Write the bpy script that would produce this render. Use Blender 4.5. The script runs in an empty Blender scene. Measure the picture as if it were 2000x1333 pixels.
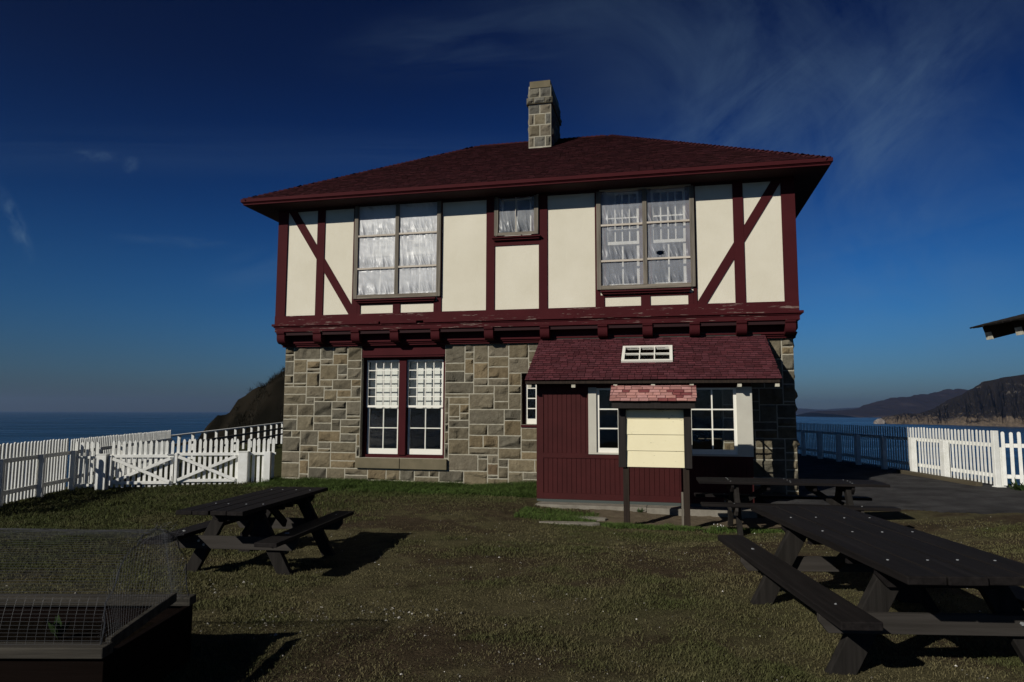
import bpy, math, random
import numpy as np
from mathutils import Vector, Matrix
random.seed(7)
R = math.radians
S = bpy.context.scene
COL = S.collection

# ------------------------------------------------------------------ camera, sky, sun, exposure
EYE = 1.75
cam_d = bpy.data.cameras.new('camera'); cam = bpy.data.objects.new('camera', cam_d); COL.objects.link(cam)
cam_d.sensor_width = 36.0; cam_d.lens = 36.0*1370/2000
cam_d.clip_start = 0.05; cam_d.clip_end = 200000
pitch = math.atan((804.3-666.5)/1370)
cam.matrix_world = Matrix.Translation((0, 0, EYE)) @ Matrix.Rotation(R(90)+pitch, 4, 'X') @ Matrix.Rotation(R(0.18), 4, 'Z')
S.camera = cam
SUN_AZ, SUN_EL = R(45), R(28)          # azimuth of the shadow direction, measured from +Y towards +X
sd = Vector((math.sin(SUN_AZ)*math.cos(SUN_EL), math.cos(SUN_AZ)*math.cos(SUN_EL), -math.sin(SUN_EL)))
sun_d = bpy.data.lights.new('sun', 'SUN'); sun_d.energy = 4.3; sun_d.angle = R(0.55); sun_d.color = (1.0, .955, .87)
sun = bpy.data.objects.new('sun', sun_d); COL.objects.link(sun); sun.location = (-20, -20, 20)
sun.rotation_euler = sd.to_track_quat('-Z', 'Y').to_euler()
W = bpy.data.worlds.new('World'); S.world = W; W.use_nodes = True
wn, wl = W.node_tree.nodes, W.node_tree.links
wn.clear()
def wnode(t, **k):
    n = wn.new(t)
    for a, b in k.items(): setattr(n, a, b)
    return n
sky = wnode('ShaderNodeTexSky', sky_type='NISHITA', sun_disc=False)
sky.sun_elevation = SUN_EL; sky.sun_rotation = SUN_AZ + math.pi
sky.altitude = 80; sky.air_density = 1.0; sky.dust_density = 0.35; sky.ozone_density = 3.0
gam = wnode('ShaderNodeGamma'); gam.inputs[1].default_value = 1.0
hs = wnode('ShaderNodeHueSaturation'); hs.inputs['Saturation'].default_value = 1.0; hs.inputs['Value'].default_value = 1.0
# thin cirrus, laid out by direction on a far cloud layer
tc = wnode('ShaderNodeTexCoord'); sep = wnode('ShaderNodeSeparateXYZ')
wl.new(tc.outputs['Generated'], sep.inputs[0])
mx = wnode('ShaderNodeMath', operation='MAXIMUM'); mx.inputs[1].default_value = .04; wl.new(sep.outputs[2], mx.inputs[0])
dx = wnode('ShaderNodeMath', operation='DIVIDE'); dy = wnode('ShaderNodeMath', operation='DIVIDE')
wl.new(sep.outputs[0], dx.inputs[0]); wl.new(mx.outputs[0], dx.inputs[1]); wl.new(sep.outputs[1], dy.inputs[0]); wl.new(mx.outputs[0], dy.inputs[1])
cmb = wnode('ShaderNodeCombineXYZ'); wl.new(dx.outputs[0], cmb.inputs[0]); wl.new(dy.outputs[0], cmb.inputs[1])
mp = wnode('ShaderNodeMapping'); mp.inputs['Rotation'].default_value = (0, 0, R(-38)); mp.inputs['Scale'].default_value = (.42, 1.5, 1); wl.new(cmb.outputs[0], mp.inputs[0])
nz = wnode('ShaderNodeTexNoise'); nz.inputs['Scale'].default_value = 1.3; nz.inputs['Detail'].default_value = 7; nz.inputs['Roughness'].default_value = .62; nz.inputs['Distortion'].default_value = .9
wl.new(mp.outputs[0], nz.inputs['Vector'])
nz2 = wnode('ShaderNodeTexNoise'); nz2.inputs['Scale'].default_value = .45; nz2.inputs['Detail'].default_value = 2; wl.new(cmb.outputs[0], nz2.inputs['Vector'])
cr = wnode('ShaderNodeMapRange'); cr.inputs[1].default_value = .47; cr.inputs[2].default_value = .85; wl.new(nz.outputs[0], cr.inputs[0])
cr2 = wnode('ShaderNodeMapRange'); cr2.inputs[1].default_value = .42; cr2.inputs[2].default_value = .68; wl.new(nz2.outputs[0], cr2.inputs[0])
cm = wnode('ShaderNodeMath', operation='MULTIPLY'); wl.new(cr.outputs[0], cm.inputs[0]); wl.new(cr2.outputs[0], cm.inputs[1])
def wisp(azd, eld, rx, ry, rot, gain, sx=1.5, sy=9., lo=.36, hi=.72, seed=0.):
    '''patch of cirrus centred on a compass bearing and height, streaked along its own axis (degrees)'''
    c_ = Vector((math.sin(R(azd))*math.cos(R(eld)), math.cos(R(azd))*math.cos(R(eld)), math.sin(R(eld))))
    e_ = Vector((c_.y, -c_.x, 0)).normalized(); u_ = e_.cross(c_).normalized()
    a_ = e_*math.cos(R(rot))+u_*math.sin(R(rot)); b_ = u_*math.cos(R(rot))-e_*math.sin(R(rot))
    outs = []
    for v_, s_ in ((a_, rx), (b_, ry), (c_, 9)):
        d_ = wnode('ShaderNodeVectorMath', operation='DOT_PRODUCT'); d_.inputs[1].default_value = v_/R(s_) if s_ != 9 else v_; wl.new(tc.outputs['Generated'], d_.inputs[0]); outs.append(d_.outputs['Value'])
    cb_ = wnode('ShaderNodeCombineXYZ'); wl.new(outs[0], cb_.inputs[0]); wl.new(outs[1], cb_.inputs[1])
    ln_ = wnode('ShaderNodeVectorMath', operation='LENGTH'); wl.new(cb_.outputs[0], ln_.inputs[0])
    fo = wnode('ShaderNodeMapRange', interpolation_type='SMOOTHERSTEP'); fo.inputs[1].default_value = 1.; fo.inputs[2].default_value = .0; wl.new(ln_.outputs['Value'], fo.inputs[0])
    mp_ = wnode('ShaderNodeMapping'); mp_.inputs['Scale'].default_value = (sx*rx/10, sy*ry/10, 1); mp_.inputs['Location'].default_value = (seed, seed*1.7, 0); wl.new(cb_.outputs[0], mp_.inputs[0])
    nn = wnode('ShaderNodeTexNoise'); nn.inputs['Scale'].default_value = 1; nn.inputs['Detail'].default_value = 8; nn.inputs['Roughness'].default_value = .6; nn.inputs['Distortion'].default_value = .6; wl.new(mp_.outputs[0], nn.inputs['Vector'])
    rg_ = wnode('ShaderNodeMapRange'); rg_.inputs[1].default_value = lo; rg_.inputs[2].default_value = hi; wl.new(nn.outputs[0], rg_.inputs[0])
    m_ = wnode('ShaderNodeMath', operation='MULTIPLY'); wl.new(rg_.outputs[0], m_.inputs[0]); wl.new(fo.outputs[0], m_.inputs[1])
    hemi = wnode('ShaderNodeMath', operation='GREATER_THAN'); hemi.inputs[1].default_value = 0; wl.new(outs[2], hemi.inputs[0])
    m2 = wnode('ShaderNodeMath', operation='MULTIPLY'); wl.new(m_.outputs[0], m2.inputs[0]); wl.new(hemi.outputs[0], m2.inputs[1])
    m3 = wnode('ShaderNodeMath', operation='MULTIPLY'); m3.inputs[1].default_value = gain; wl.new(m2.outputs[0], m3.inputs[0]); return m3.outputs[0]
wisps = [wisp(23, 27, 22, 9, 24, .85, 1.2, 5.5), wisp(17, 21, 17, 6, 34, .6, 1.2, 6, seed=3), wisp(29, 21, 13, 6, 40, .75, 1.5, 5, seed=5), wisp(-3, 29, 16, 4, 8, .40, 1, 6, seed=7),
         wisp(-35.9, 12.4, 3.6, .75, -66, 1.3, 6, 12, .38, .7, 9), wisp(-31.5, 17.6, 2.4, .6, 8, .8, 9, 16, .38, .7, 11), wisp(-29.3, 17.4, .9, .7, 55, .9, 12, 14, .35, .7, 13),
         wisp(-26, 12.4, 6, .7, 2, .4, 4, 14, .35, .7, 15), wisp(-20, 11, 6, 2.4, 20, .34, 1.5, 5, .3, .6, 17), wisp(27, 12.5, 9, 3, 10, .28, 1, 6, seed=19), wisp(31, 9.5, 9, 2, 4, .22, 1, 6, seed=23), wisp(-16, 20, 9, 2.5, 5, .3, 1, 6, seed=29)]
acc = None
for w_ in wisps:
    if acc is None: acc = w_
    else:
        ad_ = wnode('ShaderNodeMath', operation='ADD'); wl.new(acc, ad_.inputs[0]); wl.new(w_, ad_.inputs[1]); acc = ad_.outputs[0]
cm2 = wnode('ShaderNodeMath', operation='MULTIPLY_ADD'); cm2.inputs[1].default_value = .10; wl.new(acc, cm2.inputs[2]); cfe = wnode('ShaderNodeMapRange'); cfe.inputs[1].default_value = .05; cfe.inputs[2].default_value = .17; wl.new(sep.outputs[2], cfe.inputs[0]); cm3 = wnode('ShaderNodeMath', operation='MULTIPLY'); wl.new(cm.outputs[0], cm3.inputs[0]); wl.new(cfe.outputs[0], cm3.inputs[1]); wl.new(cm3.outputs[0], cm2.inputs[0])
mixc = wnode('ShaderNodeMixRGB'); mixc.inputs[2].default_value = (1.7, 2.9, 4.3, 1)
rampn = wnode('ShaderNodeValToRGB'); rampn.color_ramp.interpolation = 'B_SPLINE'
for k_, (p_, c_) in enumerate(((0, (.17, .22, .33)), (.05, (.22, .38, .58)), (.14, (.115, .44, .82)), (.27, (.035, .21, .55)), (.43, (.022, .075, .24)), (.7, (.015, .035, .10)))):
    el = rampn.color_ramp.elements[k_] if k_ < 2 else rampn.color_ramp.elements.new(p_)
    el.position = p_; el.color = (*c_, 1)
wl.new(sep.outputs[2], rampn.inputs[0])
mulc = wnode('ShaderNodeMixRGB', blend_type='MULTIPLY'); mulc.inputs[0].default_value = 1
wl.new(sky.outputs[0], gam.inputs[0]); wl.new(gam.outputs[0], hs.inputs['Color']); wl.new(hs.outputs[0], mulc.inputs[1]); wl.new(rampn.outputs[0], mulc.inputs[2]); azr = wnode('ShaderNodeValToRGB'); azr.color_ramp.interpolation = 'B_SPLINE'
azm = wnode('ShaderNodeMath', operation='MULTIPLY_ADD'); azm.inputs[1].default_value = .5; azm.inputs[2].default_value = .5; wl.new(sep.outputs[0], azm.inputs[0])
for k_, (p_, c_) in enumerate(((.0, .5), (.22, .72), (.42, .95), (.60, 1.12), (.72, 1.02), (.85, .75))):
    el = azr.color_ramp.elements[k_] if k_ < 2 else azr.color_ramp.elements.new(p_)
    el.position = p_; el.color = (c_, c_, c_, 1)
wl.new(azm.outputs[0], azr.inputs[0])
mula = wnode('ShaderNodeMixRGB', blend_type='MULTIPLY'); mula.inputs[0].default_value = 1; wl.new(mulc.outputs[0], mula.inputs[1]); wl.new(azr.outputs[0], mula.inputs[2]); wl.new(mula.outputs[0], mixc.inputs[1]); cmx = wnode('ShaderNodeMath', operation='MULTIPLY'); cmx.use_clamp = True; cmx.inputs[1].default_value = .27; wl.new(cm2.outputs[0], cmx.inputs[0]); wl.new(cmx.outputs[0], mixc.inputs[0])
bg = wnode('ShaderNodeBackground'); bg.inputs[1].default_value = .07; wo = wnode('ShaderNodeOutputWorld')
wl.new(mixc.outputs[0], bg.inputs[0]); wl.new(bg.outputs[0], wo.inputs[0])
vs = S.view_settings; vs.view_transform = 'Standard'; vs.look = 'None'; vs.exposure = 0; vs.gamma = 1
S.cycles.max_bounces = 6; S.cycles.transparent_max_bounces = 24; S.cycles.caustics_reflective = False; S.cycles.caustics_refractive = False
S.cycles.volume_bounces = 0

# ------------------------------------------------------------------ noise
_rs = np.random.RandomState(3); _T = _rs.rand(256, 256)
def vnoise(x, y):
    x = np.asarray(x, float); y = np.asarray(y, float)
    xi = np.floor(x).astype(int); yi = np.floor(y).astype(int); fx = x-xi; fy = y-yi
    fx = fx*fx*(3-2*fx); fy = fy*fy*(3-2*fy)
    a = _T[xi % 256, yi % 256]; b = _T[(xi+1) % 256, yi % 256]; c = _T[xi % 256, (yi+1) % 256]; d = _T[(xi+1) % 256, (yi+1) % 256]
    return (a*(1-fx)+b*fx)*(1-fy)+(c*(1-fx)+d*fx)*fy
def fbm(x, y, o=4, g=.5):
    s = 0; a = 1; t = 0
    for k in range(o):
        s = s+a*vnoise(np.asarray(x)*2**k+17.3*k, np.asarray(y)*2**k+9.1*k); t += a; a *= g
    return s/t
def sstep(a, b, x):
    t = np.clip((np.asarray(x, float)-a)/(b-a), 0, 1); return t*t*(3-2*t)

# ------------------------------------------------------------------ materials
def material(name, color, rough=.7, spec=.3, var=None, vscale=3., vdetail=5., grain=None, bump=0., bscale=60., attr=False, metallic=0., flakes=None, blo=.4, bhi=.6):
    """Principled with object-space noise tint, bump, optional wood grain axis, optional per-face tint attribute"""
    m = bpy.data.materials.new(name); m.use_nodes = True
    n, l = m.node_tree.nodes, m.node_tree.links
    b = n['Principled BSDF']; b.inputs['Roughness'].default_value = rough; b.inputs['Metallic'].default_value = metallic
    b.inputs['Specular IOR Level'].default_value = spec
    t = n.new('ShaderNodeTexCoord'); vec = t.outputs['Object']
    if grain:
        mpn = n.new('ShaderNodeMapping'); mpn.inputs['Scale'].default_value = {'x': (.05, 1, 1), 'y': (1, .05, 1), 'z': (1, 1, .05)}[grain]
        l.new(vec, mpn.inputs[0]); vec = mpn.outputs[0]
    c = n.new('ShaderNodeRGB'); c.outputs[0].default_value = (*color, 1); out = c.outputs[0]
    if attr:
        at = n.new('ShaderNodeAttribute'); at.attribute_name = 'tint'
        mm = n.new('ShaderNodeMixRGB'); mm.blend_type = 'MULTIPLY'; mm.inputs[0].default_value = 1
        l.new(out, mm.inputs[1]); l.new(at.outputs['Color'], mm.inputs[2]); out = mm.outputs[0]
    if var:
        ns = n.new('ShaderNodeTexNoise'); ns.inputs['Scale'].default_value = vscale; ns.inputs['Detail'].default_value = vdetail; ns.inputs['Roughness'].default_value = .6
        l.new(vec, ns.inputs['Vector'])
        rg = n.new('ShaderNodeMapRange'); rg.inputs[1].default_value = .3; rg.inputs[2].default_value = .7; l.new(ns.outputs[0], rg.inputs[0])
        mm = n.new('ShaderNodeMixRGB'); mm.inputs[2].default_value = (*var, 1); l.new(rg.outputs[0], mm.inputs[0])
        if attr:
            mm.blend_type = 'MULTIPLY'
        l.new(out, mm.inputs[1]); out = mm.outputs[0]
    if flakes:      # chipped paint showing the wood under it: (colour, threshold, scale)
        ns = n.new('ShaderNodeTexNoise'); ns.inputs['Scale'].default_value = flakes[2]; ns.inputs['Detail'].default_value = 6; ns.inputs['Roughness'].default_value = .7
        mp2 = n.new('ShaderNodeMapping'); mp2.inputs['Scale'].default_value = flakes[3] if len(flakes) > 3 else (1, 1, 1)
        l.new(t.outputs['Object'], mp2.inputs[0]); l.new(mp2.outputs[0], ns.inputs['Vector'])
        rg = n.new('ShaderNodeMapRange'); rg.inputs[1].default_value = flakes[1]; rg.inputs[2].default_value = flakes[1]+.03; l.new(ns.outputs[0], rg.inputs[0])
        mm = n.new('ShaderNodeMixRGB'); mm.inputs[2].default_value = (*flakes[0], 1); l.new(rg.outputs[0], mm.inputs[0]); l.new(out, mm.inputs[1]); out = mm.outputs[0]
    l.new(out, b.inputs['Base Color'])
    if bump:
        ns = n.new('ShaderNodeTexNoise'); ns.inputs['Scale'].default_value = bscale; ns.inputs['Detail'].default_value = 6; ns.inputs['Roughness'].default_value = .65
        l.new(vec, ns.inputs['Vector'])
        bp = n.new('ShaderNodeBump'); bp.inputs['Strength'].default_value = 1; bp.inputs['Distance'].default_value = bump
        l.new(ns.outputs[0], bp.inputs['Height']); l.new(bp.outputs[0], b.inputs['Normal'])
    return m
def glass_mat(name, refl=1.0, tint=(.985, .99, .99)):
    m = bpy.data.materials.new(name); m.use_nodes = True; n, l = m.node_tree.nodes, m.node_tree.links
    n.remove(n['Principled BSDF']); tr = n.new('ShaderNodeBsdfTransparent'); tr.inputs[0].default_value = (*tint, 1)
    gl = n.new('ShaderNodeBsdfGlossy'); gl.inputs['Roughness'].default_value = .015
    fr = n.new('ShaderNodeLayerWeight'); fr.inputs[0].default_value = .5; pw = n.new('ShaderNodeMath'); pw.operation = 'POWER'; pw.inputs[1].default_value = 5; l.new(fr.outputs['Facing'], pw.inputs[0])
    mu = n.new('ShaderNodeMath'); mu.operation = 'MULTIPLY_ADD'; mu.inputs[1].default_value = .95*refl; mu.inputs[2].default_value = .035*refl
    mi = n.new('ShaderNodeMixShader'); l.new(pw.outputs[0], mu.inputs[0]); l.new(mu.outputs[0], mi.inputs[0]); l.new(tr.outputs[0], mi.inputs[1]); l.new(gl.outputs[0], mi.inputs[2])
    ns = n.new('ShaderNodeTexNoise'); ns.inputs['Scale'].default_value = 2.5; t = n.new('ShaderNodeTexCoord'); l.new(t.outputs['Object'], ns.inputs['Vector'])
    bp = n.new('ShaderNodeBump'); bp.inputs['Distance'].default_value = .0015; l.new(ns.outputs[0], bp.inputs['Height']); l.new(bp.outputs[0], gl.inputs['Normal'])
    l.new(mi.outputs[0], n['Material Output'].inputs[0]); return m
def film_mat(name, opac, col=(.8, .82, .86), rough=.3):
    """milky plastic sheeting: part see-through, part diffuse, part sheen"""
    m = bpy.data.materials.new(name); m.use_nodes = True; n, l = m.node_tree.nodes, m.node_tree.links
    b = n['Principled BSDF']; b.inputs['Base Color'].default_value = (*col, 1); b.inputs['Roughness'].default_value = rough+.08; b.inputs['Specular IOR Level'].default_value = .7
    ns = n.new('ShaderNodeTexNoise'); ns.inputs['Scale'].default_value = 2.2; ns.inputs['Detail'].default_value = 4; t = n.new('ShaderNodeTexCoord'); l.new(t.outputs['Object'], ns.inputs['Vector'])
    rg = n.new('ShaderNodeMapRange'); rg.inputs[3].default_value = opac-.16; rg.inputs[4].default_value = opac+.16; l.new(ns.outputs[0], rg.inputs[0])
    mp = n.new('ShaderNodeMapping'); mp.inputs['Scale'].default_value = (1.6, 1, .16); l.new(t.outputs['Object'], mp.inputs[0])
    n2 = n.new('ShaderNodeTexNoise'); n2.inputs['Scale'].default_value = 6; n2.inputs['Detail'].default_value = 2; n2.inputs['Distortion'].default_value = .3; l.new(mp.outputs[0], n2.inputs['Vector'])
    bp = n.new('ShaderNodeBump'); bp.inputs['Distance'].default_value = .007; l.new(n2.outputs[0], bp.inputs['Height']); l.new(bp.outputs[0], b.inputs['Normal'])
    tr = n.new('ShaderNodeBsdfTransparent'); mi = n.new('ShaderNodeMixShader'); l.new(rg.outputs[0], mi.inputs[0]); l.new(tr.outputs[0], mi.inputs[1]); l.new(b.outputs[0], mi.inputs[2])
    l.new(mi.outputs[0], n['Material Output'].inputs[0]); return m
M = {}
M['maroon'] = material('maroon paint', (.052, .0098, .0118), .7, .05, var=(.042, .008, .0098), vscale=2, bump=.002, bscale=30)
M['maroon_worn'] = material('worn maroon paint', (.055, .0098, .012), .7, .05, var=(.042, .008, .0098), vscale=2, bump=.003, bscale=25, flakes=((.19, .14, .12), .60, 4, (.5, 3, 7)))
M['maroon_door'] = material('maroon boarding', (.050, .0095, .0095), .65, .12, var=(.036, .007, .007), vscale=2, bump=.002, bscale=30, flakes=((.3, .26, .24), .765, 4, (1.5, 1, 6)))
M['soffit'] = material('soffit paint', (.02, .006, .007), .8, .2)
M['stucco'] = material('cream stucco', (.63, .590, .480), .9, .1, var=(.57, .53, .42), vscale=1.1, bump=.0035, bscale=28, flakes=((.60, .56, .45), .60, 1.3, (3, 1, .7)))
M['mortar'] = material('pale mortar', (.40, .375, .30), .95, .05, var=(.28, .26, .20), vscale=9, bump=.006, bscale=60)
M['stone'] = material('rock faced sandstone', (1, 1, 1), .93, .12, var=(.62, .60, .58), vscale=7, vdetail=8, bump=.02, bscale=22, attr=True)
M['sillstone'] = material('dressed sandstone', (.155, .13, .083), .9, .15, var=(.11, .095, .06), vscale=4, bump=.005, bscale=50)
M['shingle'] = material('red roof shingle', (.050, .0135, .0165), .9, .08, var=(.6, .6, .6), vscale=5, bump=.004, bscale=40, attr=True)
M['shingle2'] = material('lean-to shingle', (.094, .0285, .035), .88, .08, var=(.72, .7, .7), vscale=6, bump=.004, bscale=50, attr=True)
M['shingle3'] = material('faded pink shingle', (.46, .245, .225), .88, .08, var=(.75, .72, .7), vscale=9, bump=.004, bscale=60, attr=True)
M['white'] = material('white gloss paint', (.72, .70, .62), .5, .35, bump=.001, bscale=40)
M['offwhite'] = material('off-white casing paint', (.47, .455, .385), .6, .3, var=(.42, .40, .34), vscale=3, bump=.001)
M['fence'] = material('white fence paint', (.78, .78, .75), .7, .15, flakes=((.38, .36, .30), .68, 9, (1, 1, .5)), var=(.62, .62, .57), vscale=4, bump=.003, bscale=35)
M['weathered'] = material('weathered grey timber', (.20, .175, .14), .9, .1, var=(.09, .08, .065), vscale=26, grain='z', bump=.006, bscale=50)
M['weathered_x'] = material('weathered grey timber, lying', (.24, .21, .17), .9, .1, var=(.10, .085, .065), vscale=26, grain='x', bump=.006, bscale=50)
M['lath'] = material('pale lath', (.55, .5, .43), .85, .15, var=(.36, .31, .25), vscale=20, grain='x')
M['blind'] = material('white roller blind', (.66, .66, .60), .9, .1)
M['dark'] = material('dark room', (.006, .0055, .005), .95, .05)
M['tablewood'] = material('dark stained table timber', (.0055, .0046, .0045), .8, .10, var=(.015, .0125, .012), vscale=22, grain='x', bump=.004, bscale=34)
M['legwood'] = material('weathered table leg timber', (.022, .0195, .0175), .85, .08, var=(.010, .009, .008), vscale=20, grain='z', bump=.004, bscale=34)
M['bracewood'] = material('grey cross beam timber', (.045, .040, .036), .85, .08, var=(.027, .024, .021), vscale=20, grain='y', bump=.004, bscale=30)
M['postwood'] = material('dark board post timber', (.032, .022, .016), .85, .15, var=(.015, .011, .009), vscale=24, grain='z', bump=.005, bscale=40)
M['caseframe'] = material('near black board frame', (.022, .018, .016), .8, .2, var=(.012, .01, .009), vscale=20, grain='z', bump=.004, bscale=40)
M['cream_board'] = material('butter cream boarding', (.78, .71, .48), .8, .1, var=(.73, .66, .44), vscale=2, bump=.001, flakes=((.10, .09, .07), .655, 6, (1, 1, 6)))
M['bolt'] = material('galvanised bolt', (.30, .31, .31), .5, .4, metallic=.3)
M['wire'] = material('galvanised wire', (.07, .072, .078), .5, .4, metallic=.3)
M['bedcap'] = material('grey bed capping', (.062, .056, .046), .9, .08, var=(.022, .02, .017), vscale=22, grain='x', bump=.006, bscale=40)
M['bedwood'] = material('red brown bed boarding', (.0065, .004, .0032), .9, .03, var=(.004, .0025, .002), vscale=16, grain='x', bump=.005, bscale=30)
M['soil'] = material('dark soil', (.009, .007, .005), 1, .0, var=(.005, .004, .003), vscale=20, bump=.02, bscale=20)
M['concrete'] = material('old concrete', (.22, .20, .165), .95, .1, var=(.15, .135, .11), vscale=6, bump=.006, bscale=50)
M['dirtpad'] = material('packed sandy dirt', (.125, .10, .068), 1, .05, var=(.085, .066, .045), vscale=8, bump=.01, bscale=40)
M['asphalt'] = material('worn asphalt', (.060, .058, .058), .95, .1, var=(.018, .017, .017), vscale=1.9, vdetail=9, bump=.012, bscale=70)
M['wood_edge'] = material('timber edging', (.10, .085, .055), .9, .1, var=(.06, .05, .035), vscale=10, grain='y')
M['teal'] = material('grey green base paint', (.055, .065, .06), .8, .2)
M['flash'] = material('green grey flashing', (.05, .06, .05), .8, .2, var=(.03, .035, .03), vscale=10)
M['glass'] = glass_mat('window glass', .6)
M['film_left'] = film_mat('milky plastic sheet', .64, (.60, .61, .62))
M['film_right'] = film_mat('clearer plastic sheet', .40, (.40, .42, .46))
M['film_small'] = film_mat('crumpled plastic sheet', .36, (.42, .44, .46), .25)
M['rafter'] = material('pale rafter paint', (.55, .52, .42), .85, .15, var=(.30, .28, .22), vscale=14, bump=.003)
M['darkroof'] = material('dark cedar shingle', (.022, .019, .017), .9, .1, attr=True)
M['weed'] = material('weed leaf', (.04, .07, .018), .7, .2, var=(.02, .04, .01), vscale=20)
M['flower'] = material('white blossom', (.7, .7, .66), .8, .1)

# ------------------------------------------------------------------ mesh helpers
class MB:
    def __init__(s): s.v = []; s.f = []; s.m = []; s.c = []
    def add(s, vs, fs, mi=0, c=(1, 1, 1)):
        o = len(s.v); s.v += [tuple(p) for p in vs]
        for f in fs: s.f.append(tuple(o+i for i in f)); s.m.append(mi); s.c.append(c)
    def box(s, x0, x1, y0, y1, z0, z1, mi=0, c=(1, 1, 1)):
        x0, x1 = sorted((x0, x1)); y0, y1 = sorted((y0, y1)); z0, z1 = sorted((z0, z1))
        s.add([(x0, y0, z0), (x1, y0, z0), (x1, y1, z0), (x0, y1, z0), (x0, y0, z1), (x1, y0, z1), (x1, y1, z1), (x0, y1, z1)],
              [(0, 3, 2, 1), (4, 5, 6, 7), (0, 1, 5, 4), (1, 2, 6, 5), (2, 3, 7, 6), (3, 0, 4, 7)], mi, c)
    def hbox(s, u0, u1, w0, w1, v0, v1, mi=0, c=(1, 1, 1)):   # house coordinates: along, outward, up
        s.box(u0, u1, -w1, -w0, v0, v1, mi, c)
    def prism(s, pts, d, mi=0, c=(1, 1, 1)):                  # closed polygon pushed along vector d
        n = len(pts); d = Vector(d); P = [Vector(p) for p in pts]; Q = [p+d for p in P]
        nrm = Vector((0, 0, 0))
        for i in range(n): nrm += P[i].cross(P[(i+1) % n])
        if nrm.dot(d) > 0: P, Q = Q, P
        s.add(P+Q, [tuple(range(n)), tuple(range(2*n-1, n-1, -1))]+[(i, i+n, (i+1) % n+n, (i+1) % n) for i in range(n)], mi, c)
    def beam(s, a, b, wd, th, up=(0, 0, 1), mi=0, c=(1, 1, 1)):  # rectangular bar from a to b
        a = Vector(a); b = Vector(b); d = (b-a).normalized(); up = Vector(up); x = d.cross(up).normalized(); y = x.cross(d).normalized()
        P = [a-x*wd/2-y*th/2, a+x*wd/2-y*th/2, a+x*wd/2+y*th/2, a-x*wd/2+y*th/2]
        s.prism(P, b-a, mi, c)
    def tube(s, pts, r, n=4, mi=0):
        P = [Vector(p) for p in pts]; o = len(s.v)
        for i, p in enumerate(P):
            d = (P[min(i+1, len(P)-1)]-P[max(i-1, 0)]).normalized()
            a = Vector((0, 0, 1)) if abs(d.z) < .9 else Vector((1, 0, 0)); x = d.cross(a).normalized(); y = x.cross(d)
            for k in range(n):
                t = 2*math.pi*k/n; s.v.append(tuple(p+x*r*math.cos(t)+y*r*math.sin(t)))
        for i in range(len(P)-1):
            for k in range(n):
                k2 = (k+1) % n; s.f.append((o+i*n+k, o+i*n+k2, o+(i+1)*n+k2, o+(i+1)*n+k)); s.m.append(mi); s.c.append((1, 1, 1))
    def build(s, name, mats, parent=None, bevel=0., smooth=False, loc=None):
        me = bpy.data.meshes.new(name); me.from_pydata(s.v, [], s.f)
        if not isinstance(mats, (list, tuple)): mats = [mats]
        for m in mats: me.materials.append(m)
        me.polygons.foreach_set('material_index', s.m)
        if any(c != (1, 1, 1) for c in s.c):
            at = me.attributes.new('tint', 'FLOAT_COLOR', 'FACE')
            at.data.foreach_set('color', np.array([(*c, 1) for c in s.c], 'f').ravel())
        else:
            at = me.attributes.new('tint', 'FLOAT_COLOR', 'FACE'); at.data.foreach_set('color', np.ones(4*len(s.f), 'f'))
        if smooth: me.polygons.foreach_set('use_smooth', [True]*len(me.polygons))
        me.update(); o = bpy.data.objects.new(name, me); COL.objects.link(o)
        if parent: o.parent = parent
        if loc: o.location = loc
        if bevel:
            b = o.modifiers.new('bevel', 'BEVEL'); b.width = bevel; b.segments = 2; b.limit_method = 'ANGLE'
        return o
def thing(name, label, cat, loc=(0, 0, 0), rz=0, group=None):
    o = bpy.data.objects.new(name, None); COL.objects.link(o); o.location = loc; o.rotation_euler = (0, 0, rz); o['label'] = label; o['category'] = cat
    if group: o['group'] = group
    return o
def tag(o, label=None, cat=None, group=None, kind=None):
    if label: o['label'] = label
    if cat: o['category'] = cat
    if group: o['group'] = group
    if kind: o['kind'] = kind
    return o
def np_mesh(name, V, F, mats, kind=None, tint=None, smooth=True, parent=None):
    me = bpy.data.meshes.new(name); nv, nf, k = len(V), len(F), F.shape[1]
    me.vertices.add(nv); me.vertices.foreach_set('co', np.ascontiguousarray(V, 'f').ravel())
    me.loops.add(nf*k); me.loops.foreach_set('vertex_index', np.ascontiguousarray(F, 'i').ravel())
    me.polygons.add(nf); me.polygons.foreach_set('loop_start', np.arange(0, nf*k, k, dtype='i'))
    me.polygons.foreach_set('use_smooth', np.full(nf, smooth)); me.update(calc_edges=True)
    if tint is not None:
        at = me.attributes.new('tint', 'FLOAT_COLOR', 'POINT'); at.data.foreach_set('color', np.ascontiguousarray(np.c_[tint, np.ones(nv)], 'f').ravel())
    for m in (mats if isinstance(mats, (list, tuple)) else [mats]): me.materials.append(m)
    o = bpy.data.objects.new(name, me); COL.objects.link(o)
    if kind: o['kind'] = kind
    if parent: o.parent = parent
    return o
def grid_faces(nx, ny):
    i = np.arange(nx-1)[:, None]*ny+np.arange(ny-1)[None, :]; i = i.ravel()
    return np.c_[i, i+ny, i+ny+1, i+1]

# ------------------------------------------------------------------ house frame
A = R(12.75)
O = Vector((-5.571, 17.217, 0))
def Hw(u, w, v=0.):    # house coordinates to world
    return Vector((O.x+u*math.cos(A)-w*math.sin(A), O.y-u*math.sin(A)-w*math.cos(A), v))

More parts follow.
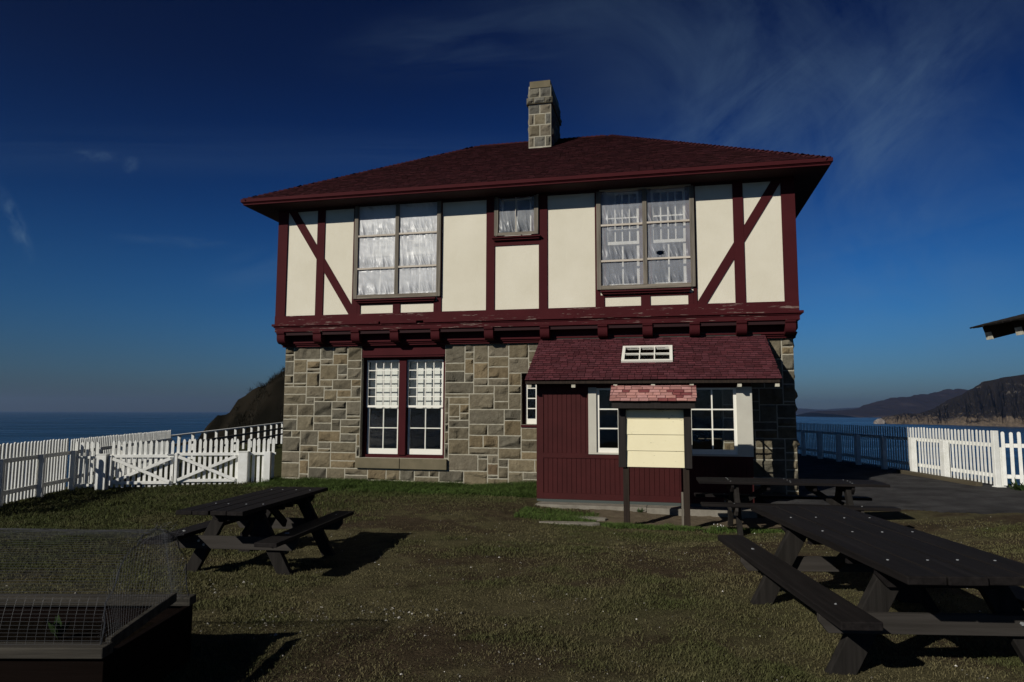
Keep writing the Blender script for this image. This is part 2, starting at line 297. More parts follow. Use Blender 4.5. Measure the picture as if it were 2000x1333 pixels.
# ------------------------------------------------------------------ terrain, sea, hills
def fence_left_x(y): return -9.85-(y-13.5)*.155-np.clip(np.asarray(y)-16.6, 0, 100)*.03
def land_h(x, y):
    x = np.asarray(x, float); y = np.asarray(y, float)
    h = -.11*sstep(-6, -9.5, x)+.15*sstep(5, 9.5, x)
    u_ = (x-O.x)*math.cos(A)-(y-O.y)*math.sin(A); w_ = -(x-O.x)*math.sin(A)-(y-O.y)*math.cos(A)
    h = h-.085*sstep(6.2, 7.2, u_)*sstep(11.6, 10.8, u_)*sstep(1.2, 1.8, w_)*sstep(4.0, 2.6, w_)
    h = h-.15*np.exp(-(((x-2.6)/3.4)**2+((y-11.6)/1.9)**2)**1.5)
    return h
def land_full(x, y):
    x = np.asarray(x, float); y = np.asarray(y, float)
    h = land_h(x, y)
    n1 = fbm(x*.9, y*.9, 4)-.5; n2 = fbm(x*6, y*6, 3)-.5
    paved = sstep(4.6, 6.0, x)*sstep(10.2, 11.5, y+.35*(x-8))
    fl = fence_left_x(y)
    near = sstep(fl, fl+1.5, x)
    nearhouse = (np.abs(y-14) < 6)
    h = h+(n1*.10+n2*.03)*(1-paved)*near*sstep(10.9, 9.5, x)
    # cliffs
    dl = np.clip(fl-.35-x, 0, None); dr = np.clip(x-11.3, 0, None); db = np.clip(-16-y, 0, None); df = np.clip(y-40, 0, None)
    # rocky slope behind the house, left end showing
    hill = np.interp(x, [-34, -26, -24, -21, -19.5, -18, -15, -8, 2, 12, 18, 24], [-40, -9, -.8, 1.6, 2.9, 4.2, 6.5, 9.5, 9, 3, -12, -40])
    hn = (fbm(x*.35, y*.35, 5)-.5)*1.7+(fbm(x*1.2, y*1.2, 5)-.5)*2.2
    hm = sstep(44, 54, y)*sstep(100, 72, y)
    hill = hill+hn
    drop = dl*.95+dr*1.5+db*.8+df*1.1
    drop = drop+np.where(drop > .5, (fbm(x*.3, y*.3, 4)-.5)*np.minimum(drop, 12)*.5, 0)
    base = h-drop
    inh = (x > -34) & (x < 24)
    out = np.where(inh & (hm > 0), np.maximum(base*(1-hm)+hill*hm, base), base)
    return np.maximum(out, -90)
xs = np.unique(np.round(np.concatenate([np.arange(-90, -40, 4.), np.arange(-40, -12, .5), np.arange(-12, 12, .07), np.arange(12, 40, .6), np.arange(40, 101, 4.)]), 4))
ys = np.unique(np.round(np.concatenate([np.arange(-100, -16, 4.), np.arange(-16, 2.6, .4), np.arange(2.6, 19, .07), np.arange(19, 40, .4), np.arange(40, 80, .5), np.arange(80, 181, 4.)]), 4))
X, Y = np.meshgrid(xs, ys, indexing='ij'); Z = land_full(X, Y)
# tint of the ground: dirt / dry thatch / grass / rocky scrub
g1 = fbm(X*.5+3, Y*.9+5, 4); g2 = fbm(X*3.1, Y*4.3, 4); g3 = fbm(X*11, Y*13, 2)
def greenness(x, y):
    u = (x-O.x)*math.cos(A)-(y-O.y)*math.sin(A); w = -(x-O.x)*math.sin(A)-(y-O.y)*math.cos(A)
    a = sstep(3.6, .2, w)*sstep(6.6, 5.0, u)*1.0           # strip along the stone wall
    b = sstep(-2.0, -6.5, x+(y-8)*.1)*.65*sstep(5, 9, y)  # lawn to the left
    d = .55*np.exp(-(((x-2.6)/2.2)**2+((y-11.0)/.55)**2))
    e = .4*np.exp(-(((x-.9)/.7)**2+((y-12.7)/.9)**2))
    n = fbm(x*.8+11, y*1.2+2, 4)
    c = .42*sstep(.45, .68, n)*sstep(3.6, 1.5, x)
    c2 = .5*sstep(.5, .62, fbm(x*1.6+31, y*1.6, 3))*sstep(7.0, 4.4, y)*sstep(.4, 1.6, x)
    c3 = .35*sstep(5, 7, x)*sstep(11.8, 10.5, y)*sstep(.4, .6, n)
    return np.clip(np.maximum.reduce([a, b, c, c2, c3])+d+e, 0, 1)
G = greenness(X, Y)
dirt = np.array([.062, .046, .028]); thatch = np.array([.094, .082, .042]); green = np.array([.040, .046, .015]); scrub = np.array([.006, .0055, .004]); rock = np.array([.017, .014, .010])
t1 = sstep(.42, .58, g1*.7+g2*.3)[..., None]
C = dirt*(1-t1)+thatch*t1; C = C*(1-G[..., None]*.85)+green*G[..., None]*.85; C = C*(.62+.76*g3[..., None])
off = ((X < fence_left_x(Y)-.4) | (X > 11.4) | (Y > 42) | (Y < -16))[..., None]
rk = sstep(.54, .66, fbm(X*.5, Y*.5+Z*.3, 5))[..., None]
C = np.where(off, (scrub*(1-rk)+rock*rk)*(.6+.8*g2[..., None]), C)
M['ground'] = material('turf and dirt', (1, 1, 1), 1, .05, var=(.55, .55, .55), vscale=45, vdetail=6, bump=.03, bscale=38, attr=True)
ground = np_mesh('ground', np.c_[X.ravel(), Y.ravel(), Z.ravel()], grid_faces(len(xs), len(ys)), M['ground'], 'structure', C.reshape(-1, 3))

# asphalt yard to the right
ax = np.arange(3.2, 11.35, .12); ay = np.arange(10.0, 36, .15); AX, AY = np.meshgrid(ax, ay, indexing='ij')
AZ = land_h(AX, AY)+.012+.018*(fbm(AX*.7, AY*.7, 3)-.5)
edge = 12.9-(AX-6)*.68+.5*(fbm(AX*1.7, AX*0+4, 3)-.5)+.12*(fbm(AX*8, AY*8, 2)-.5)
AF = grid_faces(len(ax), len(ay)); ok = (AY > edge).ravel()
rel_u = ((AX-O.x)*math.cos(A)-(AY-O.y)*math.sin(A)).ravel(); okm = ok & ((rel_u > 10.9))
AZ = AZ-.05*sstep(.25, 0, AY-edge)
AF = AF[okm[AF].all(1)]
np_mesh('asphalt_yard', np.c_[AX.ravel(), AY.ravel(), AZ.ravel()], AF, M['asphalt'], 'structure')

# sea
sea_m = bpy.data.materials.new('sea water'); sea_m.use_nodes = True; n, l = sea_m.node_tree.nodes, sea_m.node_tree.links
b = n['Principled BSDF']; b.inputs['Base Color'].default_value = (.004, .020, .045, 1); b.inputs['Roughness'].default_value = .28; b.inputs['IOR'].default_value = 1.33
t = n.new('ShaderNodeTexCoord')
mpn = n.new('ShaderNodeMapping'); mpn.inputs['Scale'].default_value = (.0012, .006, 1); l.new(t.outputs['Object'], mpn.inputs[0])
ns = n.new('ShaderNodeTexNoise'); ns.inputs['Scale'].default_value = 1; ns.inputs['Detail'].default_value = 5; l.new(mpn.outputs[0], ns.inputs['Vector'])
rp = n.new('ShaderNodeMapRange'); rp.inputs[1].default_value = .38; rp.inputs[2].default_value = .62; rp.inputs[3].default_value = .20; rp.inputs[4].default_value = .42; l.new(ns.outputs[0], rp.inputs[0]); l.new(rp.outputs[0], b.inputs['Roughness'])
cc = n.new('ShaderNodeMixRGB'); cc.inputs[1].default_value = (.005, .022, .046, 1); cc.inputs[2].default_value = (.010, .040, .075, 1); l.new(rp.outputs[0], cc.inputs[0])
mr = n.new('ShaderNodeMapRange'); mr.inputs[1].default_value = .35; mr.inputs[2].default_value = .65; l.new(ns.outputs[0], mr.inputs[0]); l.new(mr.outputs[0], cc.inputs[0]); l.new(cc.outputs[0], b.inputs['Base Color'])
n3 = n.new('ShaderNodeTexNoise'); n3.inputs['Scale'].default_value = .12; n3.inputs['Detail'].default_value = 8; l.new(t.outputs['Object'], n3.inputs['Vector'])
bp = n.new('ShaderNodeBump'); bp.inputs['Distance'].default_value = 1.4; bp.inputs['Strength'].default_value = .8; l.new(n3.outputs[0], bp.inputs['Height']); l.new(bp.outputs[0], b.inputs['Normal'])
mb = MB(); mb.add([(-45000, -9000, -80), (45000, -9000, -80), (45000, 40000, -80), (-45000, 40000, -80)], [(0, 1, 2, 3)])
tag(mb.build('sea', sea_m), kind='structure')

# distant coast: ridge meshes at their own distance and depth
def px_x(px, d): return (px-1000)/1370*d
def coast(name, prof, dist, depth, mat, nx, ny, rough, seed, tops=None):
    """prof: list of (pixel column used only to lay out the skyline, height in m) ; built as a solid hill range"""
    xs_ = np.linspace(prof[0][0], prof[-1][0], nx); hs_ = np.interp(xs_, [p[0] for p in prof], [p[1] for p in prof])
    q = np.linspace(0, 1, ny); XX, Q = np.meshgrid(xs_, q, indexing='ij'); H = hs_[:, None]*np.ones_like(Q)
    shape = np.interp(Q, [0, .03, .10, .45, .7, 1], [0, .10, .30, .86, 1, 0])
    YY = dist+Q*depth+ (fbm(XX/dist*40+seed, XX*0, 3)-.5)*dist*.05
    rid = np.abs(fbm(XX/dist*55+seed+Q*1.2, Q*3+seed, 5)-.5)*2
    ZZ = -82+(H+80)*shape*(1-rough*.55*np.sin(Q*math.pi)*rid)
    gul = fbm(XX/dist*160+seed, Q*3, 4); ZZ = ZZ+(gul-.5)*(H+80)*rough*.28*sstep(0, .05, Q)*sstep(1, .8, Q)
    return np_mesh(name, np.c_[XX.ravel(), YY.ravel(), ZZ.ravel()], grid_faces(nx, ny), mat, 'structure')
def hill_mat(name, low, high, pale, z0, z1, sc):
    m = bpy.data.materials.new(name); m.use_nodes = True; n, l = m.node_tree.nodes, m.node_tree.links; b = n['Principled BSDF']; b.inputs['Roughness'].default_value = 1; b.inputs['Specular IOR Level'].default_value = .05
    t = n.new('ShaderNodeTexCoord'); sp = n.new('ShaderNodeSeparateXYZ'); l.new(t.outputs['Object'], sp.inputs[0])
    mp = n.new('ShaderNodeMapping'); mp.inputs['Scale'].default_value = (1, .25, .45); l.new(t.outputs['Object'], mp.inputs[0])
    ns = n.new('ShaderNodeTexNoise'); ns.inputs['Scale'].default_value = sc; ns.inputs['Detail'].default_value = 8; ns.inputs['Roughness'].default_value = .65; l.new(mp.outputs[0], ns.inputs['Vector'])
    sb = n.new('ShaderNodeMath'); sb.operation = 'SUBTRACT'; sb.inputs[1].default_value = .5; l.new(ns.outputs[0], sb.inputs[0])
    ad = n.new('ShaderNodeMath'); ad.operation = 'MULTIPLY_ADD'; ad.inputs[1].default_value = (z1-z0)*3.6; l.new(sb.outputs[0], ad.inputs[0]); l.new(sp.outputs[2], ad.inputs[2])
    rg = n.new('ShaderNodeMapRange'); rg.inputs[1].default_value = z0+(z1-z0)*.35; rg.inputs[2].default_value = z0+(z1-z0)*.75; l.new(ad.outputs[0], rg.inputs[0])
    c1 = n.new('ShaderNodeMixRGB'); c1.inputs[1].default_value = (*low, 1); c1.inputs[2].default_value = (*high, 1); l.new(rg.outputs[0], c1.inputs[0])
    n2 = n.new('ShaderNodeTexNoise'); n2.inputs['Scale'].default_value = sc*.8; n2.inputs['Detail'].default_value = 7; l.new(mp.outputs[0], n2.inputs['Vector'])
    r2 = n.new('ShaderNodeMapRange'); r2.inputs[1].default_value = .62; r2.inputs[2].default_value = .70; l.new(n2.outputs[0], r2.inputs[0])
    c2 = n.new('ShaderNodeMixRGB'); c2.inputs[2].default_value = (*pale, 1); l.new(r2.outputs[0], c2.inputs[0]); l.new(c1.outputs[0], c2.inputs[1])
    n4 = n.new('ShaderNodeTexNoise'); n4.inputs['Scale'].default_value = sc*5; n4.inputs['Detail'].default_value = 6; l.new(mp.outputs[0], n4.inputs['Vector'])
    c3 = n.new('ShaderNodeMixRGB'); c3.blend_type = 'MULTIPLY'; c3.inputs[0].default_value = .9; l.new(c2.outputs[0], c3.inputs[1]); l.new(n4.outputs[0], c3.inputs[2])
    l.new(c3.outputs[0], b.inputs['Base Color']); return m
# skyline heights: h = EYE + (horizon row - row)/1370 * distance of the ridge line
def sky_h(px, row, d): return EYE+(804.3+(px-1000)*.0031-row)/1370*d
def hd(px): return float(np.interp(px, [1700, 2000, 2500], [5400, 4150, 3300]))
prof = [(px_x(p, 1.0), p, sky_h(p, r, hd(p)+950)) for p, r in ((1706, 823), (1722, 815), (1745, 810), (1790, 808), (1812, 801), (1835, 790), (1880, 768), (1920, 747), (1960, 739), (2000, 733), (2060, 722), (2150, 712), (2300, 700), (2500, 720))]
def headland(nx=520, ny=120):
    px = np.linspace(1706, 2500, nx); hs_ = np.interp(px, [p[1] for p in prof], [p[2] for p in prof]); Q, PX = np.meshgrid(np.linspace(0, 1, ny), px); H = hs_[:, None]*np.ones_like(Q)
    D0 = np.interp(PX, [1700, 2000, 2500], [5400, 4150, 3300]); XX = (PX-1000)/1370*(D0+Q*1400); YY = D0+Q*1400
    YY = YY+(fbm(PX*.045, PX*0, 4)-.5)*160*sstep(1, .4, Q)
    shape = np.interp(Q, [0, .02, .05, .12, .30, .60, .75, 1], [0, .10, .22, .34, .62, 1, 1, 0])
    low = sstep(1830, 1760, PX)*.5; shape = np.clip(shape+low*sstep(0, .06, Q)*sstep(1, .7, Q), 0, 1)
    gul = np.abs(fbm(PX*.085+Q*.6, Q*2.2+3, 5)-.5)*2; f2 = fbm(PX*.4, Q*14, 4)-.5; env = sstep(0, .03, Q)*sstep(.62, .35, Q)
    ZZ = -82+(H+82)*shape*(1-.95*gul*env)+f2*46*env
    return np_mesh('near_headland', np.c_[XX.ravel(), YY.ravel(), ZZ.ravel()], grid_faces(nx, ny), hill_mat('headland scrub and cliff', (.20, .152, .105), (.028, .023, .020), (.15, .13, .11), -82, 5, .026), 'structure', None, False)
headland()
dm = 12000; dr_ = dm+.6*3000
prof = [(px_x(p, dr_), sky_h(p, r, dr_)) for p, r in ((1585, 806), (1602, 803), (1640, 802), (1668, 799), (1700, 792), (1722, 785), (1740, 778), (1765, 773), (1800, 771), (1830, 769), (1845, 762), (1870, 759), (1910, 758), (2000, 752), (2200, 735))]
coast('far_hills', prof, dm, 3000, hill_mat('far hill scrub', (.075, .055, .05), (.034, .026, .028), (.05, .04, .04), -82, -40, .003), 260, 40, .4, 8.1)
de = 30000; dr_ = de+.6*5000
prof = [(px_x(p, dr_), sky_h(p, r, dr_)) for p, r in ((1490, 806), (1520, 800), (1560, 797), (1585, 799), (1620, 800), (1650, 797), (1672, 796), (1700, 799), (1740, 800), (1900, 790))]
coast('farthest_coast', prof, de, 5000, hill_mat('farthest coast scrub', (.06, .05, .05), (.04, .035, .035), (.05, .045, .045), -82, -40, .001), 120, 24, .3, 5.7)
# guano-white sea stack off the point
def rockmesh(name, cx, cy, cz, rx, ry, rz, mat, seed, label, cat, grp=None):
    nu, nv = 26, 14; V = []; F = []
    for i in range(nv):
        ph = math.pi*.55*i/(nv-1)
        for j in range(nu):
            th = 2*math.pi*j/nu; r = 1+.45*(float(fbm(math.cos(th)*1.6+seed, math.sin(th)*1.6+ph*2, 4))-.5)
            V.append((cx+rx*r*math.sin(ph)*math.cos(th), cy+ry*r*math.sin(ph)*math.sin(th), cz+rz*r*math.cos(ph)))
    for i in range(nv-1):
        for j in range(nu): F.append((i*nu+j, (i+1)*nu+j, (i+1)*nu+(j+1) % nu, i*nu+(j+1) % nu))
    o = np_mesh(name, np.array(V), np.array(F), mat, None, None, False); tag(o, label, cat, grp); return o
M['guano'] = material('whitened sea rock', (.30, .27, .24), .95, .1, var=(.10, .08, .07), vscale=.03)
rockmesh('sea_stack', px_x(1714, 5300), 5300, -86, 42, 40, 42, M['guano'], 2.2, 'whitened rocky islet off the tip of the headland', 'sea rock')
rockmesh('sea_stack', px_x(1733, 5350), 5350, -86, 20, 20, 30, M['guano'], 6.2, 'small whitened rock between the islet and the headland', 'sea rock')

# ================================================================== HOUSE
house = thing('house', 'two storey half-timbered house with stone ground floor and maroon hip roof', 'house', O, -A)
def hp(name, mb, m, parent=house, **k): return mb.build(name, m, parent, **k)

# ---- rock faced ashlar
def ashlar(mb, u0, u1, v0, v1, holes, rng, place, cs=.034, du=.118, dv=.0885, big=1.0):
    """random coursed blocks; place(u, out, v) -> local coordinates. out grows away from the wall"""
    nu = max(2, int(round((u1-u0)/du))); nv = max(2, int(round((v1-v0)/dv)))
    gu = [u0+(u1-u0)*i/nu+(rng.uniform(-.018, .018) if 0 < i < nu else 0) for i in range(nu+1)]
    gv = [v0+(v1-v0)*j/nv+(rng.uniform(-.014, .014) if 0 < j < nv else 0) for j in range(nv+1)]
    used = [[False]*nv for _ in range(nu)]
    for (a, b_, c, d) in holes:
        ia = min(range(nu+1), key=lambda i: abs(gu[i]-a)); ib = min(range(nu+1), key=lambda i: abs(gu[i]-b_))
        jc = min(range(nv+1), key=lambda j: abs(gv[j]-c)); jd = min(range(nv+1), key=lambda j: abs(gv[j]-d))
        if 0 < ia < nu: gu[ia] = a
        if 0 < ib < nu: gu[ib] = b_
        if 0 < jc < nv: gv[jc] = c
        if 0 < jd < nv: gv[jd] = d
        for i in range(ia, ib):
            for j in range(jc, jd): used[i][j] = True
    pal = [(.158, .136, .092), (.172, .143, .092), (.138, .123, .090), (.178, .140, .084), (.120, .109, .082), (.162, .141, .102), (.180, .140, .084), (.146, .126, .087), (.148, .108, .066)]
    wts = [5, 5, 5, 2.4, 3.5, 4, 1.6, 5, .9]
    for j in range(nv):
        i = 0
        while i < nu:
            if used[i][j]: i += 1; continue
            bh = rng.choices([1, 2, 3, 4], [1.3, 3.6, 5.2, 2.6*big])[0]; bw = rng.randint(2, 4)+(rng.randint(0, 2) if bh > 1 else 0)
            if bh >= 3: bw = max(bw, 3)
            run = 0
            while i+run < nu and not used[i+run][j] and run < bw+1: run += 1
            if run <= bw+1 and run > bw: bw = bw if run > bw+1 else bw
            bw = min(bw, run)
            # do not leave a sliver
            if i+bw < nu and not used[i+bw][j] and (i+bw+1 >= nu or used[i+bw+1][j]): bw += 1
            h = 1
            while h < bh and j+h < nv and all(not used[k][j+h] for k in range(i, i+bw)): h += 1
            if j+h == nv-1 and all(not used[k][j+h] for k in range(i, i+bw)): h += 1
            for k in range(i, i+bw):
                for q in range(j, j+h): used[k][q] = True
            g = .0115; a, b_, c, d = gu[i]+g, gu[i+bw]-g, gv[j]+g, gv[j+h]-g
            if i == 0: a = u0
            if i+bw == nu: b_ = u1
            if b_-a > .03 and d-c > .03:
                mx_ = max(3, int((b_-a)/cs)+1); my_ = max(3, int((d-c)/cs)+1)
                uu = np.linspace(a, b_, mx_); vv = np.linspace(c, d, my_); UU, VV = np.meshgrid(uu, vv, indexing='ij')
                e = np.minimum.reduce([UU-a, b_-UU, VV-c, d-VV]); prof = sstep(0, .05, e)
                H = np.full(UU.shape, .066)
                for _ in range(rng.randint(3, 5)):
                    an = rng.uniform(0, 6.28); pu = rng.uniform(a, b_); pv = rng.uniform(c, d); sl = rng.uniform(.15, .75)
                    H = np.minimum(H, .05+((UU-pu)*math.cos(an)+(VV-pv)*math.sin(an))*sl+rng.uniform(-.015, .015))
                H = np.maximum(np.clip(H, .006, .09)*prof+(fbm(UU*9+j, VV*9+i, 3)-.5)*.030*prof, .004*prof)
                jx = (fbm(UU*25, VV*25+5, 2)-.5)*.010
                base = rng.choices(pal, wts)[0]; k_ = rng.uniform(.82, 1.18)
                o = len(mb.v)
                for ii in range(mx_):
                    for jj in range(my_): mb.v.append(place(float(UU[ii, jj]+jx[ii, jj]*(1 if 0 < i or ii > 0 else 0)), float(H[ii, jj]+.002), float(VV[ii, jj]+jx[ii, jj])))
                for ii in range(mx_-1):
                    for jj in range(my_-1):
                        q = o+ii*my_+jj; mb.f.append((q, q+my_, q+my_+1, q+1)); mb.m.append(1)
                        f = k_*rng.uniform(.94, 1.06); mb.c.append(tuple(x*f for x in base))
            i += bw
rng = random.Random(11)
HW, HD = 11.75, 7.4    # stone storey width and depth
SV = 3.30
mb = MB()
# mortar backing with openings (thickness .38), window 1 and window 2
w1 = (2.02, 4.12, .66, SV); w2 = (5.93, 6.95, 1.46, 2.62)
def wall_with_holes(mb, u0, u1, v0, v1, holes, wa, wb, mi=0):
    us = sorted({u0, u1, *[h[0] for h in holes], *[h[1] for h in holes]})
    for a, b_ in zip(us[:-1], us[1:]):
        hs_ = sorted([(h[2], h[3]) for h in holes if h[0] <= a+1e-6 and h[1] >= b_-1e-6]); z = v0
        for c, d in hs_:
            if c > z: mb.hbox(a, b_, wa, wb, z, c, mi)
            z = d
        if z < v1: mb.hbox(a, b_, wa, wb, z, v1, mi)
wall_with_holes(mb, 0, HW, -.5, SV, [w1, w2, (6.7, 10.3, 0, 2.9)], -.38, 0)
mb.hbox(0, .38, -HD, -.38, -.5, SV); mb.hbox(HW-.38, HW, -HD, -.38, -.5, SV); mb.hbox(.38, HW-.38, -HD, -HD+.38, -.5, SV)
ashlar(mb, 0, HW, -.12, SV, [(2.02, 4.12, .66, SV), (1.93, 4.22, .40, .68), (5.93, 6.95, 1.46, 2.62), (6.7, 10.3, -.2, 3.0)], rng, lambda u, o, v: (u, -o, v))
ashlar(mb, .38, HD, -.12, SV, [], rng, lambda u, o, v: (-o, u, v), cs=.06)
ashlar(mb, 0, HD, -.12, SV, [], rng, lambda u, o, v: (HW+o, HD-u, v), cs=.06)
hp('stone_wall', mb, [M['mortar'], M['stone']])
mb = MB(); mb.hbox(.38, HW-.38, -HD+.38, -.38, 0, .03); hp('floor', mb, M['dark'])
mb = MB(); mb.hbox(.39, HW-.39, -3.6, -3.55, .031, 3.5); hp('inner_wall', mb, M['dark'])

# ---- ground floor double window
def sash(mb, u0, u1, v0, v1, w, nc, nr, st=.045, top=.05, bot=.06, mun=.022, th=.035):
    mb.hbox(u0, u0+st, w-th, w, v0, v1); mb.hbox(u1-st, u1, w-th, w, v0, v1)
    mb.hbox(u0+st, u1-st, w-th, w, v0, v0+bot); mb.hbox(u0+st, u1-st, w-th, w, v1-top, v1)
    for i in range(1, nc):
        u = u0+st+(u1-u0-2*st)*i/nc; mb.hbox(u-mun/2, u+mun/2, w-th+.004, w-.004, v0+bot, v1-top)
    for j in range(1, nr):
        v = v0+bot+(v1-v0-bot-top)*j/nr; mb.hbox(u0+st, u1-st, w-th+.006, w-.006, v-mun/2, v+mun/2)
def pane(parent, u0, u1, v0, v1, w, name='pane'):
    mb = MB(); mb.hbox(u0, u1, w-.004, w, v0, v1); return mb.build(name, M['glass'], parent)
mb = MB()
mb.hbox(1.98, 2.09, -.30, -.14, .66, 3.02); mb.hbox(4.03, 4.14, -.30, -.14, .66, 3.02)
mb.hbox(2.09, 4.03, -.30, -.14, .66, .73); mb.hbox(2.09, 4.03, -.30, -.14, 2.97, 3.02); mb.hbox(2.94, 3.12, -.28, -.10, .73, 2.97)
win = hp('window', mb, M['maroon']); win['label'] = 'double sash window in the stone wall with white blinds half down'
for k, (a, b_) in enumerate(((2.09, 2.94), (3.12, 4.03))):
    mb = MB(); sash(mb, a, b_, 1.84, 2.97, -.17, 4, 5, st=.04, mun=.020, bot=.05, top=.04); mb.build('upper_sash', M['white'], win)
    mb = MB(); sash(mb, a+.02, b_-.02, .74, 1.88, -.215, 2, 2, st=.05, bot=.13, top=.04); mb.build('lower_sash', M['white'], win)
    pane(win, a+.05, b_-.05, 1.88, 2.94, -.186); pane(win, a+.06, b_-.06, .86, 1.85, -.234)
    mb = MB(); mb.hbox(a+.01, b_-.01, -.365, -.36, 1.82, 3.0); mb.build('blind', M['blind'], win)
mb = MB(); mb.hbox(1.95, 3.06, -.30, .085, .42, .655); mb.hbox(3.068, 4.205, -.30, .08, .415, .655); mb.build('sill', M['sillstone'], win, bevel=.012)
mb = MB(); mb.hbox(2.03, 4.11, -.10, -.01, 3.02, SV); mb.hbox(2.05, 4.10, -.03, .03, 3.025, 3.055); mb.hbox(2.06, 4.09, -.03, .015, 3.07, 3.085)
hp('lintel_board', mb, M['maroon'])
# second window, half hidden by the lean-to
mb = MB(); mb.hbox(5.93, 6.0, -.30, -.12, 1.46, 2.62); mb.hbox(6.88, 6.95, -.30, -.12, 1.46, 2.62); mb.hbox(6.0, 6.88, -.30, -.12, 2.56, 2.62); mb.hbox(5.93, 6.95, -.30, .03, 1.40, 1.455)
w2o = hp('window', mb, M['maroon']); w2o['label'] = 'white sash window in the stone wall partly behind the lean-to'
mb = MB(); sash(mb, 6.0, 6.88, 1.47, 2.56, -.15, 4, 4, bot=.12); mb.build('sash', M['white'], w2o); pane(w2o, 6.03, 6.85, 1.55, 2.54, -.168)
# drain hole stub in the base course
mb = MB(); mb.tube([(3.31, -.03, .10), (3.31, -.075, .10)], .022, 10); mb.build('drain_pipe', M['dark'], house)

# ---- mouldings, brackets, jetty
JW = .35; BV = 3.62
mb = MB()
for (w_, a, b_) in ((.085, 3.30, 3.34), (.12, 3.345, 3.375), (.155, 3.38, 3.42), (.10, 3.42, 3.56)):
    mb.hbox(-.02-w_*.3, HW+.02+w_*.3, -.2, w_, a, b_)
hp('cornice_moulding', mb, M['maroon'], bevel=.004)
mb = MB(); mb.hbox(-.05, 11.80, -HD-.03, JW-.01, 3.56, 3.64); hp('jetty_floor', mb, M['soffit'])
mb = MB()
mb.hbox(-.09, 11.84, -HD-.05, JW+.03, 3.64, 3.74)        # lower beam
hp('lower_beam', mb, M['maroon_worn'], bevel=.006)
mb = MB()
for a, b_ in ((-.15, 2.62), (2.66, 3.55), (3.72, 7.2), (7.203, 11.91)): mb.hbox(a, b_, -.1, JW+.085, 3.775, 3.83)
mb.hbox(-.12, 11.87, -HD-.08, JW+.05, 3.742, 3.772); mb.hbox(-.15, 11.90, -HD-.1, -.103, 3.775, 3.83)
hp('drip_moulding', mb, M['maroon_worn'], bevel=.008)
mb = MB(); mb.hbox(-.105, 11.835, -HD-.06, JW+.028, 3.835, 4.03); hp('sill_beam', mb, M['maroon_worn'], bevel=.004)
def bracket(u, side=0):
    mb = MB(); pts = []
    w0, w1_ = .0, JW+.045; v1 = 3.636; v0 = 3.36
    pts = [(w0, v1), (w0, v0-.0)]
    r = .14
    pts += [(w1_-r-.03+ r*math.sin(t), v0+r-r*math.cos(t)) for t in np.linspace(0, math.pi/2, 8)]
    pts += [(w1_-.03, v1-.06), (w1_, v1-.03), (w1_, v1)]
    mb.prism([(u-.105, -w, v) for w, v in pts], (.21, 0, 0)); return mb.build('bracket', M['maroon'], house, bevel=.006)
for u in (.06, 1.02, 2.0, 2.98, 3.98, 5.25, 6.53, 7.81, 8.77, 9.75, 10.7, 11.66): bracket(u)
# bracket on the right hand side wall corner
mb = MB(); mb.prism([(HW-.02, -.1, 3.636), (HW+.09, -.1, 3.636), (HW+.09, -.1, 3.5), (HW-.02, -.1, 3.32)], (0, .2, 0)); hp('side_bracket', mb, M['maroon'])

# ---- upper storey
UV0, UV1 = 4.03, 6.70
ow1 = (2.03, 4.02, 4.42, 6.66); ow2 = (7.76, 9.74, 4.42, 6.62); ows = (5.43, 6.35, 5.72, 6.66)
mb = MB(); wall_with_holes(mb, -.06, 11.79, UV0, UV1, [ow1, ow2, ows], .14, .325)
mb.hbox(-.06, .1, -HD+.1, .14, UV0, UV1); mb.hbox(11.63, 11.79, -HD+.1, .14, UV0, UV1); mb.hbox(-.06, 11.79, -HD-.06, -HD+.1, UV0, UV1)
hp('upper_wall', mb, M['stucco'])
mb = MB(); mb.hbox(.1, 11.63, -2.6, -2.55, UV0, UV1); hp('inner_wall', mb, M['dark'])
mb = MB(); mb.hbox(.1, 11.63, -HD+.1, .14, 4.0, 4.02); mb.hbox(.1, 11.63, -HD+.1, .14, 6.66, 6.68); hp('floor', mb, M['dark'])
TW = .352
def post(u0, u1, v0=UV0, v1=6.66, w=TW, name='timber_post', m='maroon'):
    mb = MB(); mb.hbox(u0, u1, .30, w, v0, v1); return hp(name, mb, M[m], bevel=.004)
post(-.105, .15, w=.362); post(.94, 1.14); post(5.18, 5.38); post(6.40, 6.60); post(10.59, 10.80); post(11.56, 11.835, w=.362)
post(1.89, 2.03); post(4.02, 4.12); post(7.66, 7.76); post(9.74, 9.82)
for a, b_ in ((2.031, 2.11), (2.93, 3.11), (3.93, 4.019), (7.761, 7.86), (8.64, 8.84), (9.63, 9.739)): post(a, b_, v1=4.285, name='timber_stud')
for a, b_ in ((2.111, 2.929), (3.111, 3.929), (7.861, 8.639), (8.841, 9.629)):
    mb = MB(); mb.hbox(a, b_, .30, TW-.004, 4.24, 4.285); hp('timber_rail', mb, M['maroon'])
def clip_poly(P, ax, lim, keep_less):
    out = []
    for i in range(len(P)):
        p, q = P[i], P[(i+1) % len(P)]; ip = (p[ax] <= lim) == keep_less; iq = (q[ax] <= lim) == keep_less
        if ip: out.append(p)
        if ip != iq: t_ = (lim-p[ax])/(q[ax]-p[ax]); out.append((p[0]+(q[0]-p[0])*t_, p[1]+(q[1]-p[1])*t_))
    return out
